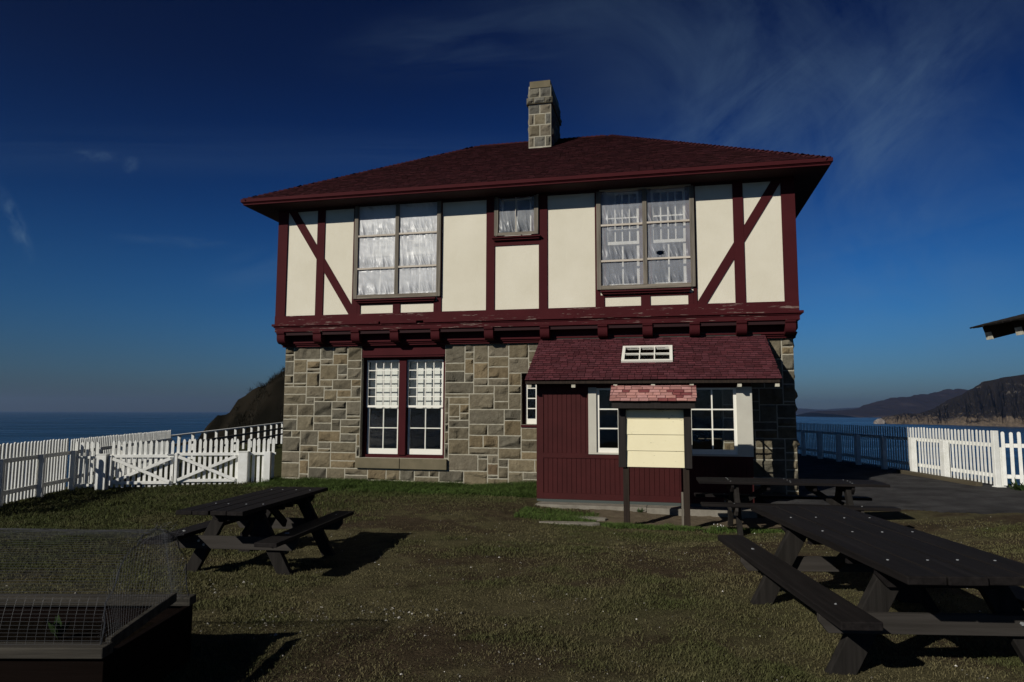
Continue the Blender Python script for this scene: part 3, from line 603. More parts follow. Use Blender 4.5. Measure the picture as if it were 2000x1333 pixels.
def brace(a, b_, segs):
    dx_, dz_ = b_[0]-a[0], b_[1]-a[1]; l_ = math.hypot(dx_, dz_); nx_, nz_ = -dz_/l_*.092, dx_/l_*.092; ex, ez = dx_/l_*.5, dz_/l_*.5
    full = [(a[0]-ex+nx_, a[1]-ez+nz_), (b_[0]+ex+nx_, b_[1]+ez+nz_), (b_[0]+ex-nx_, b_[1]+ez-nz_), (a[0]-ex-nx_, a[1]-ez-nz_)]
    for ta, tb in segs:
        P = clip_poly(clip_poly(clip_poly(clip_poly(full, 0, ta, False), 0, tb, True), 1, UV0+.001, False), 1, 6.60, True)
        mb = MB(); mb.prism([(x, -.30, z) for x, z in P], (0, -.046, 0)); hp('timber_brace', mb, M['maroon'])
brace((.24, 6.66), (1.89, 4.08), ((.152, .938), (1.142, 1.888)))
brace((9.90, 4.03), (11.48, 6.60), ((9.822, 10.588), (10.802, 11.558)))
for a, b_ in ((.151, .939), (1.141, 1.889), (4.121, 5.179), (6.601, 7.659), (9.821, 10.589), (10.801, 11.559)):
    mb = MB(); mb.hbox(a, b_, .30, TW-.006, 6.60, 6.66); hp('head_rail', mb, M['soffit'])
for s_ in (-1, 1):   # timbers of the two side walls
    xa, xb = (-.105, -.058) if s_ < 0 else (11.788, 11.835)
    for ya, yb in ((-.30, -.02), (1.3, 1.5), (3.2, 3.4), (5.1, 5.3), (7.0, 7.42)):
        mb = MB(); mb.box(xa, xb, ya, yb, UV0, 6.6); hp('timber_post', mb, M['maroon'])
# small window apron
mb = MB(); mb.hbox(5.381, 6.399, .30, TW-.003, 5.50, 5.60); hp('timber_rail', mb, M['maroon'])
mb = MB(); mb.hbox(5.381, 6.399, .30, TW-.003, 5.602, 5.72); hp('timber_rail', mb, M['maroon'])
def sill_board(u0, u1, v1, par):
    mb = MB(); mb.hbox(u0, u1, .29, .455, v1-.035, v1); mb.hbox(u0+.03, u1-.03, .29, .415, v1-.075, v1-.04); return mb.build('sill', M['maroon'], par, bevel=.004)

def film(parent, u0, u1, v0, v1, w, m, seed, hole=None, n=(60, 60), amp=.022):
    uu = np.linspace(u0, u1, n[0]); vv = np.linspace(v0, v1, n[1]); UU, VV = np.meshgrid(uu, vv, indexing='ij')
    q = (VV-v0)/(v1-v0); pu = (UU-u0)/(u1-u0)
    f1 = fbm(UU*15+seed+q*2.0, VV*1.3+seed, 3)-.5           # folds hanging from the nails, strongest near the bottom lath
    f2 = fbm(UU*6+VV*5+seed, VV*2-UU*2, 3)-.5
    r = np.abs(fbm((UU+.35*(VV-v0))*17+seed, VV*2.2, 2)-.5)*-2+.3
    e = np.minimum(sstep(0, .08, pu), sstep(1, .92, pu))*np.minimum(sstep(0, .05, q), sstep(1, .95, q))
    hem = sstep(.5, .0, q)+.5*sstep(.85, 1., q); D = (f1*(.35+3.0*hem)+f2*.6+2.6*r*hem)*amp*e
    Fc = grid_faces(*n)
    if hole:
        cen_u = (UU.ravel()[Fc].mean(1)-hole[0])/hole[2]; cen_v = (VV.ravel()[Fc].mean(1)-hole[1])/hole[3]
        Fc = Fc[(cen_u**2+cen_v**2+.5*(vnoise(cen_u*2+9, cen_v*2))) > 1.2]
    return np_mesh('plastic_sheet', np.c_[UU.ravel(), -(w+D.ravel()), VV.ravel()], Fc, m, parent=parent)
def upper_window(o, frame, seed, filmm, label, rows=(5.10, 5.89), blind=False, hole=None):
    u0, u1, v0, v1 = o; fu0, fu1, fv0, fv1 = frame; um = (fu0+fu1)/2
    mb = MB()   # red casing inside the opening
    mb.hbox(u0, u0+.13, .17, .30, v0, v1); mb.hbox(u1-.13, u1, .17, .30, v0, v1); mb.hbox((u0+u1)/2-.13, (u0+u1)/2+.13, .17, .30, v0, v1)
    mb.hbox(u0+.13, u1-.13, .165, .295, v0, v0+.04)
    wn_ = hp('window', mb, M['maroon']); wn_['label'] = label
    for a, b_ in ((u0+.13, (u0+u1)/2-.13), ((u0+u1)/2+.13, u1-.13)):
        mb = MB(); sash(mb, a, b_, 5.42, v1-.02, .235, 4, 4, st=.05, mun=.028, bot=.07); mb.build('upper_sash', M['white'], wn_)
        mb = MB(); sash(mb, a, b_, v0+.04, 5.46, .19, 2, 1, st=.06, bot=.09, mun=.035); mb.build('lower_sash', M['white'], wn_)
        pane(wn_, a+.05, b_-.05, 5.49, v1-.05, .215); pane(wn_, a+.06, b_-.06, v0+.12, 5.42, .17)
        if blind:
            mb = MB(); mb.hbox(a, b_, .06, .065, v0+.9, v1); mb.build('blind', M['blind'], wn_)
    # weathered storm frame
    def bar(a, b_, c, d, wa, wb, nm, mt):
        m_ = MB(); m_.hbox(a, b_, wa, wb, c, d); return m_.build(nm, M[mt], wn_, bevel=.004)
    bar(fu0, fu0+.095, fv0+.0, fv1, .365, .405, 'storm_frame_post', 'weathered'); bar(fu1-.095, fu1, fv0+.0, fv1, .365, .405, 'storm_frame_post', 'weathered')
    bar(um-.045, um+.045, fv0+.092, fv1, .365, .402, 'storm_frame_post', 'weathered'); bar(fu0+.096, fu1-.096, fv0, fv0+.09, .365, .40, 'storm_frame_rail', 'weathered_x')
    for v in rows:
        bar(fu0+.096, um-.046, v-.022, v+.022, .372, .398, 'lath', 'lath'); bar(um+.046, fu1-.096, v-.022+.01, v+.022+.01, .372, .398, 'lath', 'lath')
    vs_ = [fv0+.09]+list(rows)+[fv1-.02]
    for k in range(len(vs_)-1):
        for s_, (a, b_) in enumerate(((fu0+.09, um-.04), (um+.04, fu1-.09))):
            hh = hole if (hole and hole[0] > a and hole[0] < b_ and vs_[k] < hole[1] < vs_[k+1]) else None
            film(wn_, a, b_, vs_[k]-.01, vs_[k+1]+.01, .360, filmm, seed+k*3.7+s_*5.1, hh)
    sill_board(fu0+.08, fu1-.10, fv0-.03, wn_)
    return wn_
upper_window(ow1, (1.94, 4.10, 4.385, 6.63), 1.3, M['film_left'], 'upper window under milky plastic sheeting, left of the small window', blind=True)
upper_window(ow2, (7.70, 9.79, 4.40, 6.60), 7.9, M['film_right'], 'upper window under clear torn plastic sheeting showing white sashes', rows=(5.03, 5.83), hole=(9.07, 5.17, .085, .05))
# small middle window
mb = MB(); mb.hbox(5.43, 5.50, .17, .30, 5.72, 6.66); mb.hbox(6.22, 6.35, .17, .30, 5.72, 6.66); mb.hbox(5.49, 6.23, .17, .29, 6.62, 6.655); sw = hp('window', mb, M['maroon']); sw['label'] = 'small upper window with crumpled plastic sheeting'
mb = MB(); sash(mb, 5.50, 6.22, 5.74, 6.64, .22, 2, 1, mun=.03); mb.build('sash', M['white'], sw); pane(sw, 5.54, 6.18, 5.8, 6.6, .20)
for a, b_, c, d, nm, mt in ((5.375, 5.47, 5.725, 6.62, 'storm_frame_post', 'weathered'), (6.30, 6.395, 5.725, 6.62, 'storm_frame_post', 'weathered'), (5.471, 6.299, 5.725, 5.79, 'storm_frame_rail', 'weathered_x'), (5.868, 5.882, 5.79, 6.60, 'lath', 'lath')):
    mb = MB(); mb.hbox(a, b_, .365, .40, c, d); mb.build(nm, M[mt], sw, bevel=.003)
film(sw, 5.46, 5.875, 5.78, 6.60, .362, M['film_small'], 21.1, n=(30, 50), amp=.022); film(sw, 5.875, 6.31, 5.78, 6.60, .362, M['film_small'], 33.4, n=(30, 50), amp=.022)
sill_board(5.33, 6.45, 5.69, sw)

# ---- roof
E0, E1, EW = -.71, 12.42, .95; RR = 4.65; EV = 6.775; RVv = 9.50
UL, UR = E0+4.62, E1-4.75
slope = (RVv-EV)/RR
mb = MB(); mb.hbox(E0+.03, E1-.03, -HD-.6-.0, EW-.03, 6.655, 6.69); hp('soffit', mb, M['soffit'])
BW = EW-2*RR
mb = MB()
c0, c1, c2, c3 = (E0+.01, -EW+.01, EV), (E1-.01, -EW+.01, EV), (E1-.01, -BW-.01, EV), (E0+.01, -BW-.01, EV); r0, r1 = (UL, -(EW-RR), RVv), (UR, -(EW-RR), RVv)
mb.add([c0, c1, c2, c3, r0, r1, ], [(0, 1, 5, 4), (1, 2, 5), (2, 3, 4, 5), (3, 0, 4), (3, 2, 1, 0)])
rng2 = random.Random(5)
def shingles(mb, a, b_, c, d, expo, wid, th=.012, over=.0, lift=.006, pal=None, gap=.009, butt=.28):
    """a->b lower edge, d->c upper edge (d above a). rows of tapered shingles on the quad or triangle"""
    a, b_, c, d = map(Vector, (a, b_, c, d)); nrm = (b_-a).cross(d-a)
    if nrm.length < 1e-6 : nrm = (b_-a).cross(c-a)
    nrm.normalize(); mid_up = ((c+d)/2-(a+b_)/2); L_ = mid_up - (b_-a).normalized()*mid_up.dot((b_-a).normalized()); rows = int(L_.length/expo)
    for r_ in range(rows+1):
        t0 = (r_*expo-over)/L_.length; t1 = min((r_*expo+expo*1.35)/L_.length, 1.0)
        P0 = a.lerp(d, max(t0, -.02)) if t0 >= 0 else a+(d-a)*t0; P1 = b_+(c-b_)*t0; Q0 = a.lerp(d, t1); Q1 = b_.lerp(c, t1)
        ln = (P1-P0).length; dirv = (b_-a).normalized(); x = -rng2.random()*wid
        up = L_.normalized()*((t1-t0)*L_.length)
        while x < ln:
            w_ = wid*rng2.uniform(.72, 1.25); x0 = max(x, 0); x1 = min(x+w_-gap, ln)
            if x1-x0 > .015:
                j = rng2.uniform(-.006, .006); tt = th*rng2.uniform(.8, 1.4)
                p0 = P0+dirv*x0-up.normalized()*j; p1 = P0+dirv*x1-up.normalized()*j
                q0 = p0+up; q1 = p1+up
                # keep the upper corners inside the hip lines
                o0 = (q0-Q0).dot(dirv); o1 = (q1-Q1).dot(dirv)
                if o0 < 0: q0 = q0-dirv*o0
                if o1 > 0: q1 = q1-dirv*o1
                n_ = nrm
                vs_ = [p0+n_*lift, p1+n_*lift, p1+n_*(lift+tt), p0+n_*(lift+tt), q0+n_*.001, q1+n_*.001]
                tc_ = rng2.choice(pal) if pal else (rng2.uniform(.75, 1.2),)*3
                if not pal: tc_ = tuple(k*rng2.uniform(.95, 1.05) for k in tc_)
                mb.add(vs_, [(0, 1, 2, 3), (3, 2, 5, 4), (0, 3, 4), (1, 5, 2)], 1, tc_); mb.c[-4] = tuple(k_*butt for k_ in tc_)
            x += w_
e0 = (E0, -EW, EV+.012); e1 = (E1, -EW, EV+.012); e2 = (E1, -BW, EV+.012); e3 = (E0, -BW, EV+.012); q0 = (UL, -(EW-RR), RVv+.012); q1 = (UR, -(EW-RR), RVv+.012)
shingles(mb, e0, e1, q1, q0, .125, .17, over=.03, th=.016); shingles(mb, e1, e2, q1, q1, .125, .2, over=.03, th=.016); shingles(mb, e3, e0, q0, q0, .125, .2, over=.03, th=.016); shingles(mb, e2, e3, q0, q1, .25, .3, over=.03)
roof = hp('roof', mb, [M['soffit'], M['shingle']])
mb = MB()   # ridge and hip capping shingles
def caps(a, b_, step=.13):
    a = Vector(a); b_ = Vector(b_); d = b_-a; n_ = int(d.length/step); dd = d.normalized(); side = dd.cross(Vector((0, 0, 1))).normalized()
    for i in range(n_):
        p = a+dd*step*i; k = rng2.uniform(.7, 1.15)
        up = side.cross(dd)
        for s_ in (-1, 1):
            o_ = side*s_*.11-up*.055
            vs_ = [p+up*.050, p+o_+up*.040, p+o_+dd*step*1.3+up*.012, p+dd*step*1.3+up*.022, p+up*.022, p+o_+up*.010]
            mb.add(vs_, [(0, 1, 2, 3), (4, 5, 1, 0), (5, 2, 1)], 0, (k, k, k))
caps(e0, q0); caps(e1, q1); caps(q0, q1); caps(e2, q1); caps(e3, q0)
mb.build('ridge_cap', M['shingle'], roof)
mb = MB()   # fascia with gutter lip
for k, (o_, v0_, v1_) in enumerate(((0, 6.66, 6.715), (.045, 6.72, 6.80), (.02, 6.70, 6.722))):
    a0, a1, b0, b1 = E0-o_, E1+o_, BW-o_, EW+o_
    mb.hbox(a0, a1, b1-.03, b1, v0_, v1_); mb.hbox(a0, a1, b0, b0+.03, v0_, v1_); mb.hbox(a0, a0+.03, b0+.031, b1-.031, v0_, v1_); mb.hbox(a1-.03, a1, b0+.031, b1-.031, v0_, v1_)
hp('fascia', mb, M['maroon'], bevel=.006)
# chimney (tall slab across the ridge)
mb = MB(); CH = random.Random(21)
cu0, cu1, cw, cd_ = 5.57, 6.19, -2.62, 1.55
mb.hbox(cu0, cu1, cw-cd_, cw, 8.0, 10.66)
mb.hbox(cu0+.03, cu1-.02, cw-cd_+.05, cw-.0+.02, 10.60, 10.79, 2)
courses = [(8.93, 9.22), (9.22, 9.55), (9.55, 9.86), (9.86, 10.12), (10.14, 10.31), (10.33, 10.60)]
cols = [(.175, .155, .115), (.15, .14, .11), (.135, .13, .11), (.18, .155, .105), (.155, .135, .10)]
def rockface(mb, u0, u1, v0, v1, place, out=.045, col=None, rg_=CH):
    nu_, nv_ = max(4, int((u1-u0)/.05)), max(4, int((v1-v0)/.05)); uu = np.linspace(u0, u1, nu_); vv = np.linspace(v0, v1, nv_); UU, VV = np.meshgrid(uu, vv, indexing='ij')
    e = np.minimum.reduce([UU-u0, u1-UU, VV-v0, v1-VV]); H = np.full(UU.shape, out)
    for _ in range(3):
        an = rg_.uniform(0, 6.28); H = np.minimum(H, out+((UU-rg_.uniform(u0, u1))*math.cos(an)+(VV-rg_.uniform(v0, v1))*math.sin(an))*rg_.uniform(.1, .5))
    H = np.clip(H, .012, .1)*sstep(0, .04, e)+.002; o = len(mb.v); k = rg_.uniform(.85, 1.15); base = col or rg_.choice(cols)
    for ii in range(nu_):
        for jj in range(nv_): mb.v.append(place(float(UU[ii, jj]), float(H[ii, jj]), float(VV[ii, jj])))
    for ii in range(nu_-1):
        for jj in range(nv_-1):
            q = o+ii*nv_+jj; mb.f.append((q, q+nv_, q+nv_+1, q+1)); mb.m.append(1); mb.c.append(tuple(x*k for x in base))
for ci, (v0_, v1_) in enumerate(courses):
    g = .012; band = ci == 4; ex = .06 if band else 0
    if band: mb.hbox(cu0-.05, cu1+.04, cw-cd_-.05, cw+.05, v0_-.0, v1_, 2)
    sp = [cu0-ex*.8, cu0+.2 if ci % 2 == 0 else (cu0+cu1)/2, cu1+ex*.6] if ci % 2 else [cu0-ex*.8, cu0+.15, cu0+.46, cu1+ex*.6]
    for a, b_ in zip(sp[:-1], sp[1:]): rockface(mb, a+g, b_-g, v0_+g, v1_-g, lambda u, o, v: (u, -(cw+ex)-o, v))
    z = 0
    while z < cd_-.1:
        L_ = min(CH.uniform(.3, .5), cd_-z)
        rockface(mb, z+g, z+L_-g, v0_+g, v1_-g, lambda u, o, v: (cu1+ex*.6+o, -cw+u, v), out=.05)
        rockface(mb, z+g, z+L_-g, v0_+g, v1_-g, lambda u, o, v: (cu0-ex*.8-o, -cw+cd_-u, v), out=.05); z += L_
mb.build('chimney', [M['mortar'], M['stone'], M['sillstone']], roof)

# ---- lean-to
LU0, LU1, LW = 6.57, 10.72, 1.5
TOPV = 2.36
mb = MB()
wo_ = (7.66, 10.60, .95, 2.22)
wall_with_holes(mb, LU0, LU1, .02, TOPV, [wo_], LW-.06, LW-.012)
# vertical beaded boards
x = LU0+.14
while x < LU1-.12:
    x2 = min(x+.092, LU1-.12)
    for (c, d) in ((.14, .83), (.93, 2.14)):
        if c > .9 and x2 > 7.60: continue
        mb.hbox(x+.003, x2-.003, LW-.013, LW-.002, c, d)
    x += .095
for a, b_, c, d in ((LU0, LU0+.14, .02, 2.36), (LU1-.12, LU1, .02, .91), (LU0+.14, LU1-.12, .02, .14), (LU0+.14, LU1-.12, .83, .93), (LU0+.14, 7.60, 2.14, 2.36)):
    mb.hbox(a, b_, LW-.012, LW+.014, c, d)
mb.hbox(LU0, LU1, LW-.06, LW+.014, 2.24, 2.358)
hp('lean_to_wall', mb, M['maroon_door'], bevel=.002)
def side_wall(u0, u1):
    mb = MB()
    for (w0, w1_, c, d) in ((0.06, .35, .02, 2.36), (.35, 1.25, .02, .95), (.35, 1.25, 2.1, 2.36), (1.25, LW-.061, .02, 2.36)): mb.hbox(u0, u1, w0, w1_, c, d)
    mb.prism([(u0, -.06, 2.362), (u0, -LW+.061, 2.362), (u0, -.06, 3.2)], (u1-u0, 0, 0))
    o = hp('lean_to_side_wall', mb, M['maroon_door'])
    mb = MB()
    for w_ in (.65, .95): mb.hbox((u0+u1)/2-.015, (u0+u1)/2+.015, w_-.012, w_+.012, .95, 2.1)
    mb.hbox((u0+u1)/2-.013, (u0+u1)/2+.013, .35, 1.25, 1.5, 1.52); mb.build('side_sash', M['white'], o)
side_wall(LU0, LU0+.06); side_wall(LU1-.06, LU1)
mb = MB(); mb.hbox(LU0+.06, LU1-.06, -.3, LW-.06, .0, .018); hp('lean_to_floor', mb, M['dark'])
mb = MB(); mb.hbox(LU0+.005, LU1-.005, LW-.02, LW+.018, -.10, .018); hp('lean_to_base', mb, M['teal'])
# strip window, two sashes
mb = MB()
mb.hbox(7.62, 7.78, LW-.05, LW+.03, .95, 2.235, 0); mb.hbox(10.45, 10.735, LW-.05, LW+.03, .95, 2.235, 0); mb.hbox(7.62, 10.735, LW-.05, LW+.035, .915, .95, 0); mb.hbox(9.02, 9.15, LW-.05, LW+.025, .951, 2.235)
lw_ = hp('lean_to_window', mb, M['offwhite'], bevel=.004)
for a, b_ in ((7.78, 9.02), (9.15, 10.45)):
    mb = MB(); sash(mb, a, b_, .95, 2.235, LW-.015, 3, 3, st=.055, mun=.026, bot=.09, top=.05); mb.build('sash', M['white'], lw_); pane(lw_, a+.05, b_-.05, 1.02, 2.2, LW-.034)
mb = MB(); mb.hbox(9.75, 10.2, LW-.5, LW-.48, 1.22, 1.235); mb.build('shelf', M['wood_edge'], lw_)
# roof
ra = Vector((6.39, -1.83, 2.375)); rb_ = Vector((11.24, -1.83, 2.375)); rc = Vector((11.18, -.13, 3.36)); rd = Vector((6.39, -.13, 3.36))
mb = MB(); nrm = (rb_-ra).cross(rd-ra).normalized()
sk_u0, sk_u1 = 8.26, 9.28; t_lo, t_hi = .37, .735
def rp_(u, t): return ra.lerp(rd, t)+Vector((u-ra.x, 0, 0))
for (u0_, u1_, t0, t1) in ((6.40, sk_u0, 0, 1), (sk_u1, 11.19, 0, 1), (sk_u0, sk_u1, 0, t_lo), (sk_u0, sk_u1, t_hi, 1)):
    P = [rp_(u0_, t0), rp_(u1_, t0), rp_(u1_, t1), rp_(u0_, t1)]; mb.prism([p-nrm*.04 for p in P], nrm*.038)
# shingles rows with the skylight left out
tmp = MB(); shingles(tmp, ra, rb_, rc, rd, .094, .15, over=.02, th=.011, pal=[(k, k*s, k*s) for k in (.72, .85, .95, 1, 1.08, 1.2) for s in (.94, 1.05)])
Lr = (rd-ra).length
for i in range(0, len(tmp.v), 6):
    cx_ = sum(tmp.v[i+k][0] for k in range(6))/6; cz_ = sum(tmp.v[i+k][2] for k in range(6))/6; tt_ = (cz_-ra.z)/(rd.z-ra.z)
    if sk_u0-.02 < cx_ < sk_u1+.02 and t_lo-.01 < tt_ < t_hi+.0: continue
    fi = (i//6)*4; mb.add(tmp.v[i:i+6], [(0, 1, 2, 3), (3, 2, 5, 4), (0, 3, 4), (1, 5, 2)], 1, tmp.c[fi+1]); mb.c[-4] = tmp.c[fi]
lroof = hp('lean_to_roof', mb, [M['postwood'], M['shingle2']])
mb = MB(); fr = lambda u, t, h: rp_(u, t)+nrm*h
def slab(u0_, u1_, t0, t1, h0, h1, mb): P = [fr(u0_, t0, h0), fr(u1_, t0, h0), fr(u1_, t1, h0), fr(u0_, t1, h0)]; mb.prism(P, nrm*(h1-h0))
bt = .05/Lr*1.1
slab(sk_u0, sk_u0+.06, t_lo, t_hi, -.02, .05, mb); slab(sk_u1-.06, sk_u1, t_lo, t_hi, -.02, .05, mb); slab(sk_u0+.061, sk_u1-.061, t_lo, t_lo+bt, -.02, .05, mb); slab(sk_u0+.061, sk_u1-.061, t_hi-bt, t_hi, -.02, .05, mb)
for k in (1, 2): slab(sk_u0+.06+.9*k/3-.012, sk_u0+.06+.9*k/3+.012, t_lo+bt, t_hi-bt, 0, .045, mb)
slab(sk_u0+.061, sk_u1-.061, (t_lo+t_hi)/2-.006, (t_lo+t_hi)/2+.006, .002, .043, mb)
skl = mb.build('skylight', M['white'], lroof)
mb = MB(); slab(sk_u0+.05, sk_u1-.05, t_lo+.01, t_hi-.01, .02, .024, mb); mb.build('pane', M['glass'], lroof)
mb = MB(); mb.hbox(6.40, 11.2, 1.79, 1.83, 2.30, 2.35); mb.hbox(6.42, 11.15, 1.74, 1.788, 2.285, 2.345); mb.build('eave_board', M['postwood'], lroof)
for u in (6.48, 7.36, 8.18, 8.9, 9.62, 10.49, 11.16):
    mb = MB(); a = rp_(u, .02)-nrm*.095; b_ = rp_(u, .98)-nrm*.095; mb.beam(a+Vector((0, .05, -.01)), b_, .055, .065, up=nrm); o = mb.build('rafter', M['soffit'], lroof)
    mb = MB(); mb.hbox(u-.0375, u+.0375, 1.70, 1.80, 2.225, 2.282); mb.build('rafter_tail', M['rafter'], o)
mb = MB(); mb.hbox(6.6, 11.1, .0, .14, 3.36, 3.40); mb.hbox(6.62, 11.05, .0, .12, 3.40, 3.44); hp('flashing', mb, M['flash'])

# ================================================================== concrete step, path
mb = MB(); mb.hbox(6.62, 8.75, 1.525, 1.95, -.25, -.032); mb.hbox(8.753, 9.5, 1.525, 1.98, -.25, -.036); mb.hbox(9.503, 10.72, 1.525, 1.93, -.25, -.038)
st = mb.build('concrete_step', M['concrete'], None, bevel=.012); st.location = O; st.rotation_euler = (0, 0, -A); tag(st, kind='structure')
def patch(name, poly, mat, dz, res=.08, kind='structure'):
    P = np.array(poly); x0, y0 = P.min(0); x1, y1 = P.max(0); gx = np.arange(x0, x1+res, res); gy = np.arange(y0, y1+res, res); GX, GY = np.meshgrid(gx, gy, indexing='ij')
    jx = GX+.12*(fbm(GX*4, GY*4, 3)-.5); jy = GY+.12*(fbm(GX*4+9, GY*4+3, 3)-.5)
    ins = np.zeros(GX.shape, bool); n_ = len(P); j = n_-1
    for i in range(n_):
        xi, yi = P[i]; xj, yj = P[j]; ins ^= ((yi > jy) != (yj > jy)) & (jx < (xj-xi)*(jy-yi)/(yj-yi+1e-9)+xi); j = i
    F = grid_faces(len(gx), len(gy)); F = F[ins.ravel()[F].all(1)]
    return np_mesh(name, np.c_[GX.ravel(), GY.ravel(), (land_full(GX, GY)+dz).ravel()], F, mat, kind)
pp = [Hw(u, w) for u, w in ((7.6, 1.9), (10.9, 1.9), (11.1, 2.9), (10.2, 3.3), (9.5, 3.5), (8.3, 3.45), (7.9, 2.9))]
patch('dirt_path', [(p.x, p.y) for p in pp], M['dirtpad'], .012, .05)
def flag(name, cx, cy, rx, ry, rz, seed, label):
    mb = MB(); pts = []; rr = random.Random(seed)
    for k in range(11):
        t_ = 2*math.pi*k/11; r_ = rr.uniform(.8, 1.1); pts.append((cx+rx*r_*math.cos(t_)*math.cos(rz)-ry*r_*math.sin(t_)*math.sin(rz), cy+rx*r_*math.cos(t_)*math.sin(rz)+ry*r_*math.sin(t_)*math.cos(rz), float(land_full(cx, cy))-.03))
    mb.prism(pts, (0, 0, .06)); o = mb.build(name, M['concrete'], None, bevel=.012); tag(o, label, 'paving stone')
flag('stepping_stone', .95, 12.05, .5, .12, -.1, 2, 'long flat paving stone set in the grass left of the notice board')
flag('stepping_stone', 1.35, 12.85, .38, .13, -.25, 5, 'broken paving slab lying beside the concrete step')

# ================================================================== notice board
SB = Hw(8.35, 3.25); gz = float(land_h(SB.x+.5, SB.y))+.11
nb = thing('notice_board', 'empty cream boarded notice board on two dark posts under a small pink shingled roof', 'notice board', (SB.x, SB.y, gz), -A)
# local x along, y away from the viewer, z up
for x0, k in ((.06, .0), (1.06, .03)):
    mb = MB(); mb.box(x0, x0+.10, -.03, .075, -.30, .93+k*0); mb.build('post', M['postwood'], nb, bevel=.006)
mb = MB(); mb.box(1.02, 1.055, .0, .06, -.30, .50); mb.build('stake', M['weathered'], nb, bevel=.003)
for x0 in (-.01, 1.085):
    mb = MB(); mb.box(x0, x0+.125, -.075, .09, .90, 1.93); mb.build('case_side', M['caseframe'], nb, bevel=.006)
for k in range(4):
    z0 = .91+[0, .275, .55, .82][k]; z1 = .91+[.272, .547, .817, .97][k]
    mb = MB(); mb.prism([(.116, -.040, z0), (.116, -.026, z1), (.116, 0, z1), (.116, 0, z0)], (.968, 0, 0)); mb.build('board', M['cream_board'], nb, bevel=.002)
mb = MB(); mb.box(.116, 1.084, .001, .07, .90, 1.93); mb.build('case_back', M['caseframe'], nb)
mb = MB(); mb.box(-.10, 1.27, -.30, -.25, 1.90, 2.02); mb.box(-.09, 1.26, -.249, .30, 1.96, 1.985); mb.box(-.10, 1.27, .30, .34, 1.90, 2.02); nbr = mb.build('roof_frame', M['caseframe'], nb, bevel=.004)
mb = MB(); ex_, dz_ = .17, 2.025
P = [(-.13, -.34, dz_), (1.30, -.34, dz_), (1.30, .02, dz_+.27), (-.13, .02, dz_+.27)]; Q = [(-.13, .38, dz_), (1.30, .38, dz_), (1.30, .0201, dz_+.27), (-.13, .0201, dz_+.27)]
mb.prism([(-.12, -.335, dz_-.005), (-.12, .02, dz_+.262), (-.12, .375, dz_-.005)], (1.41, 0, 0))
palp = [(1, 1, 1), (1.1, 1.1, 1.1), (.95, .92, .9), (.42, .24, .27), (.50, .3, .32), (1.05, 1, .95), (.8, .75, .72), (1.1, 1.05, 1)]
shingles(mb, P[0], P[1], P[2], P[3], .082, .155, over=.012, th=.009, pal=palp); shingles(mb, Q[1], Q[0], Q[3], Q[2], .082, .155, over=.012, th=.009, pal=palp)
mb.build('roof', [M['caseframe'], M['shingle3']], nb)

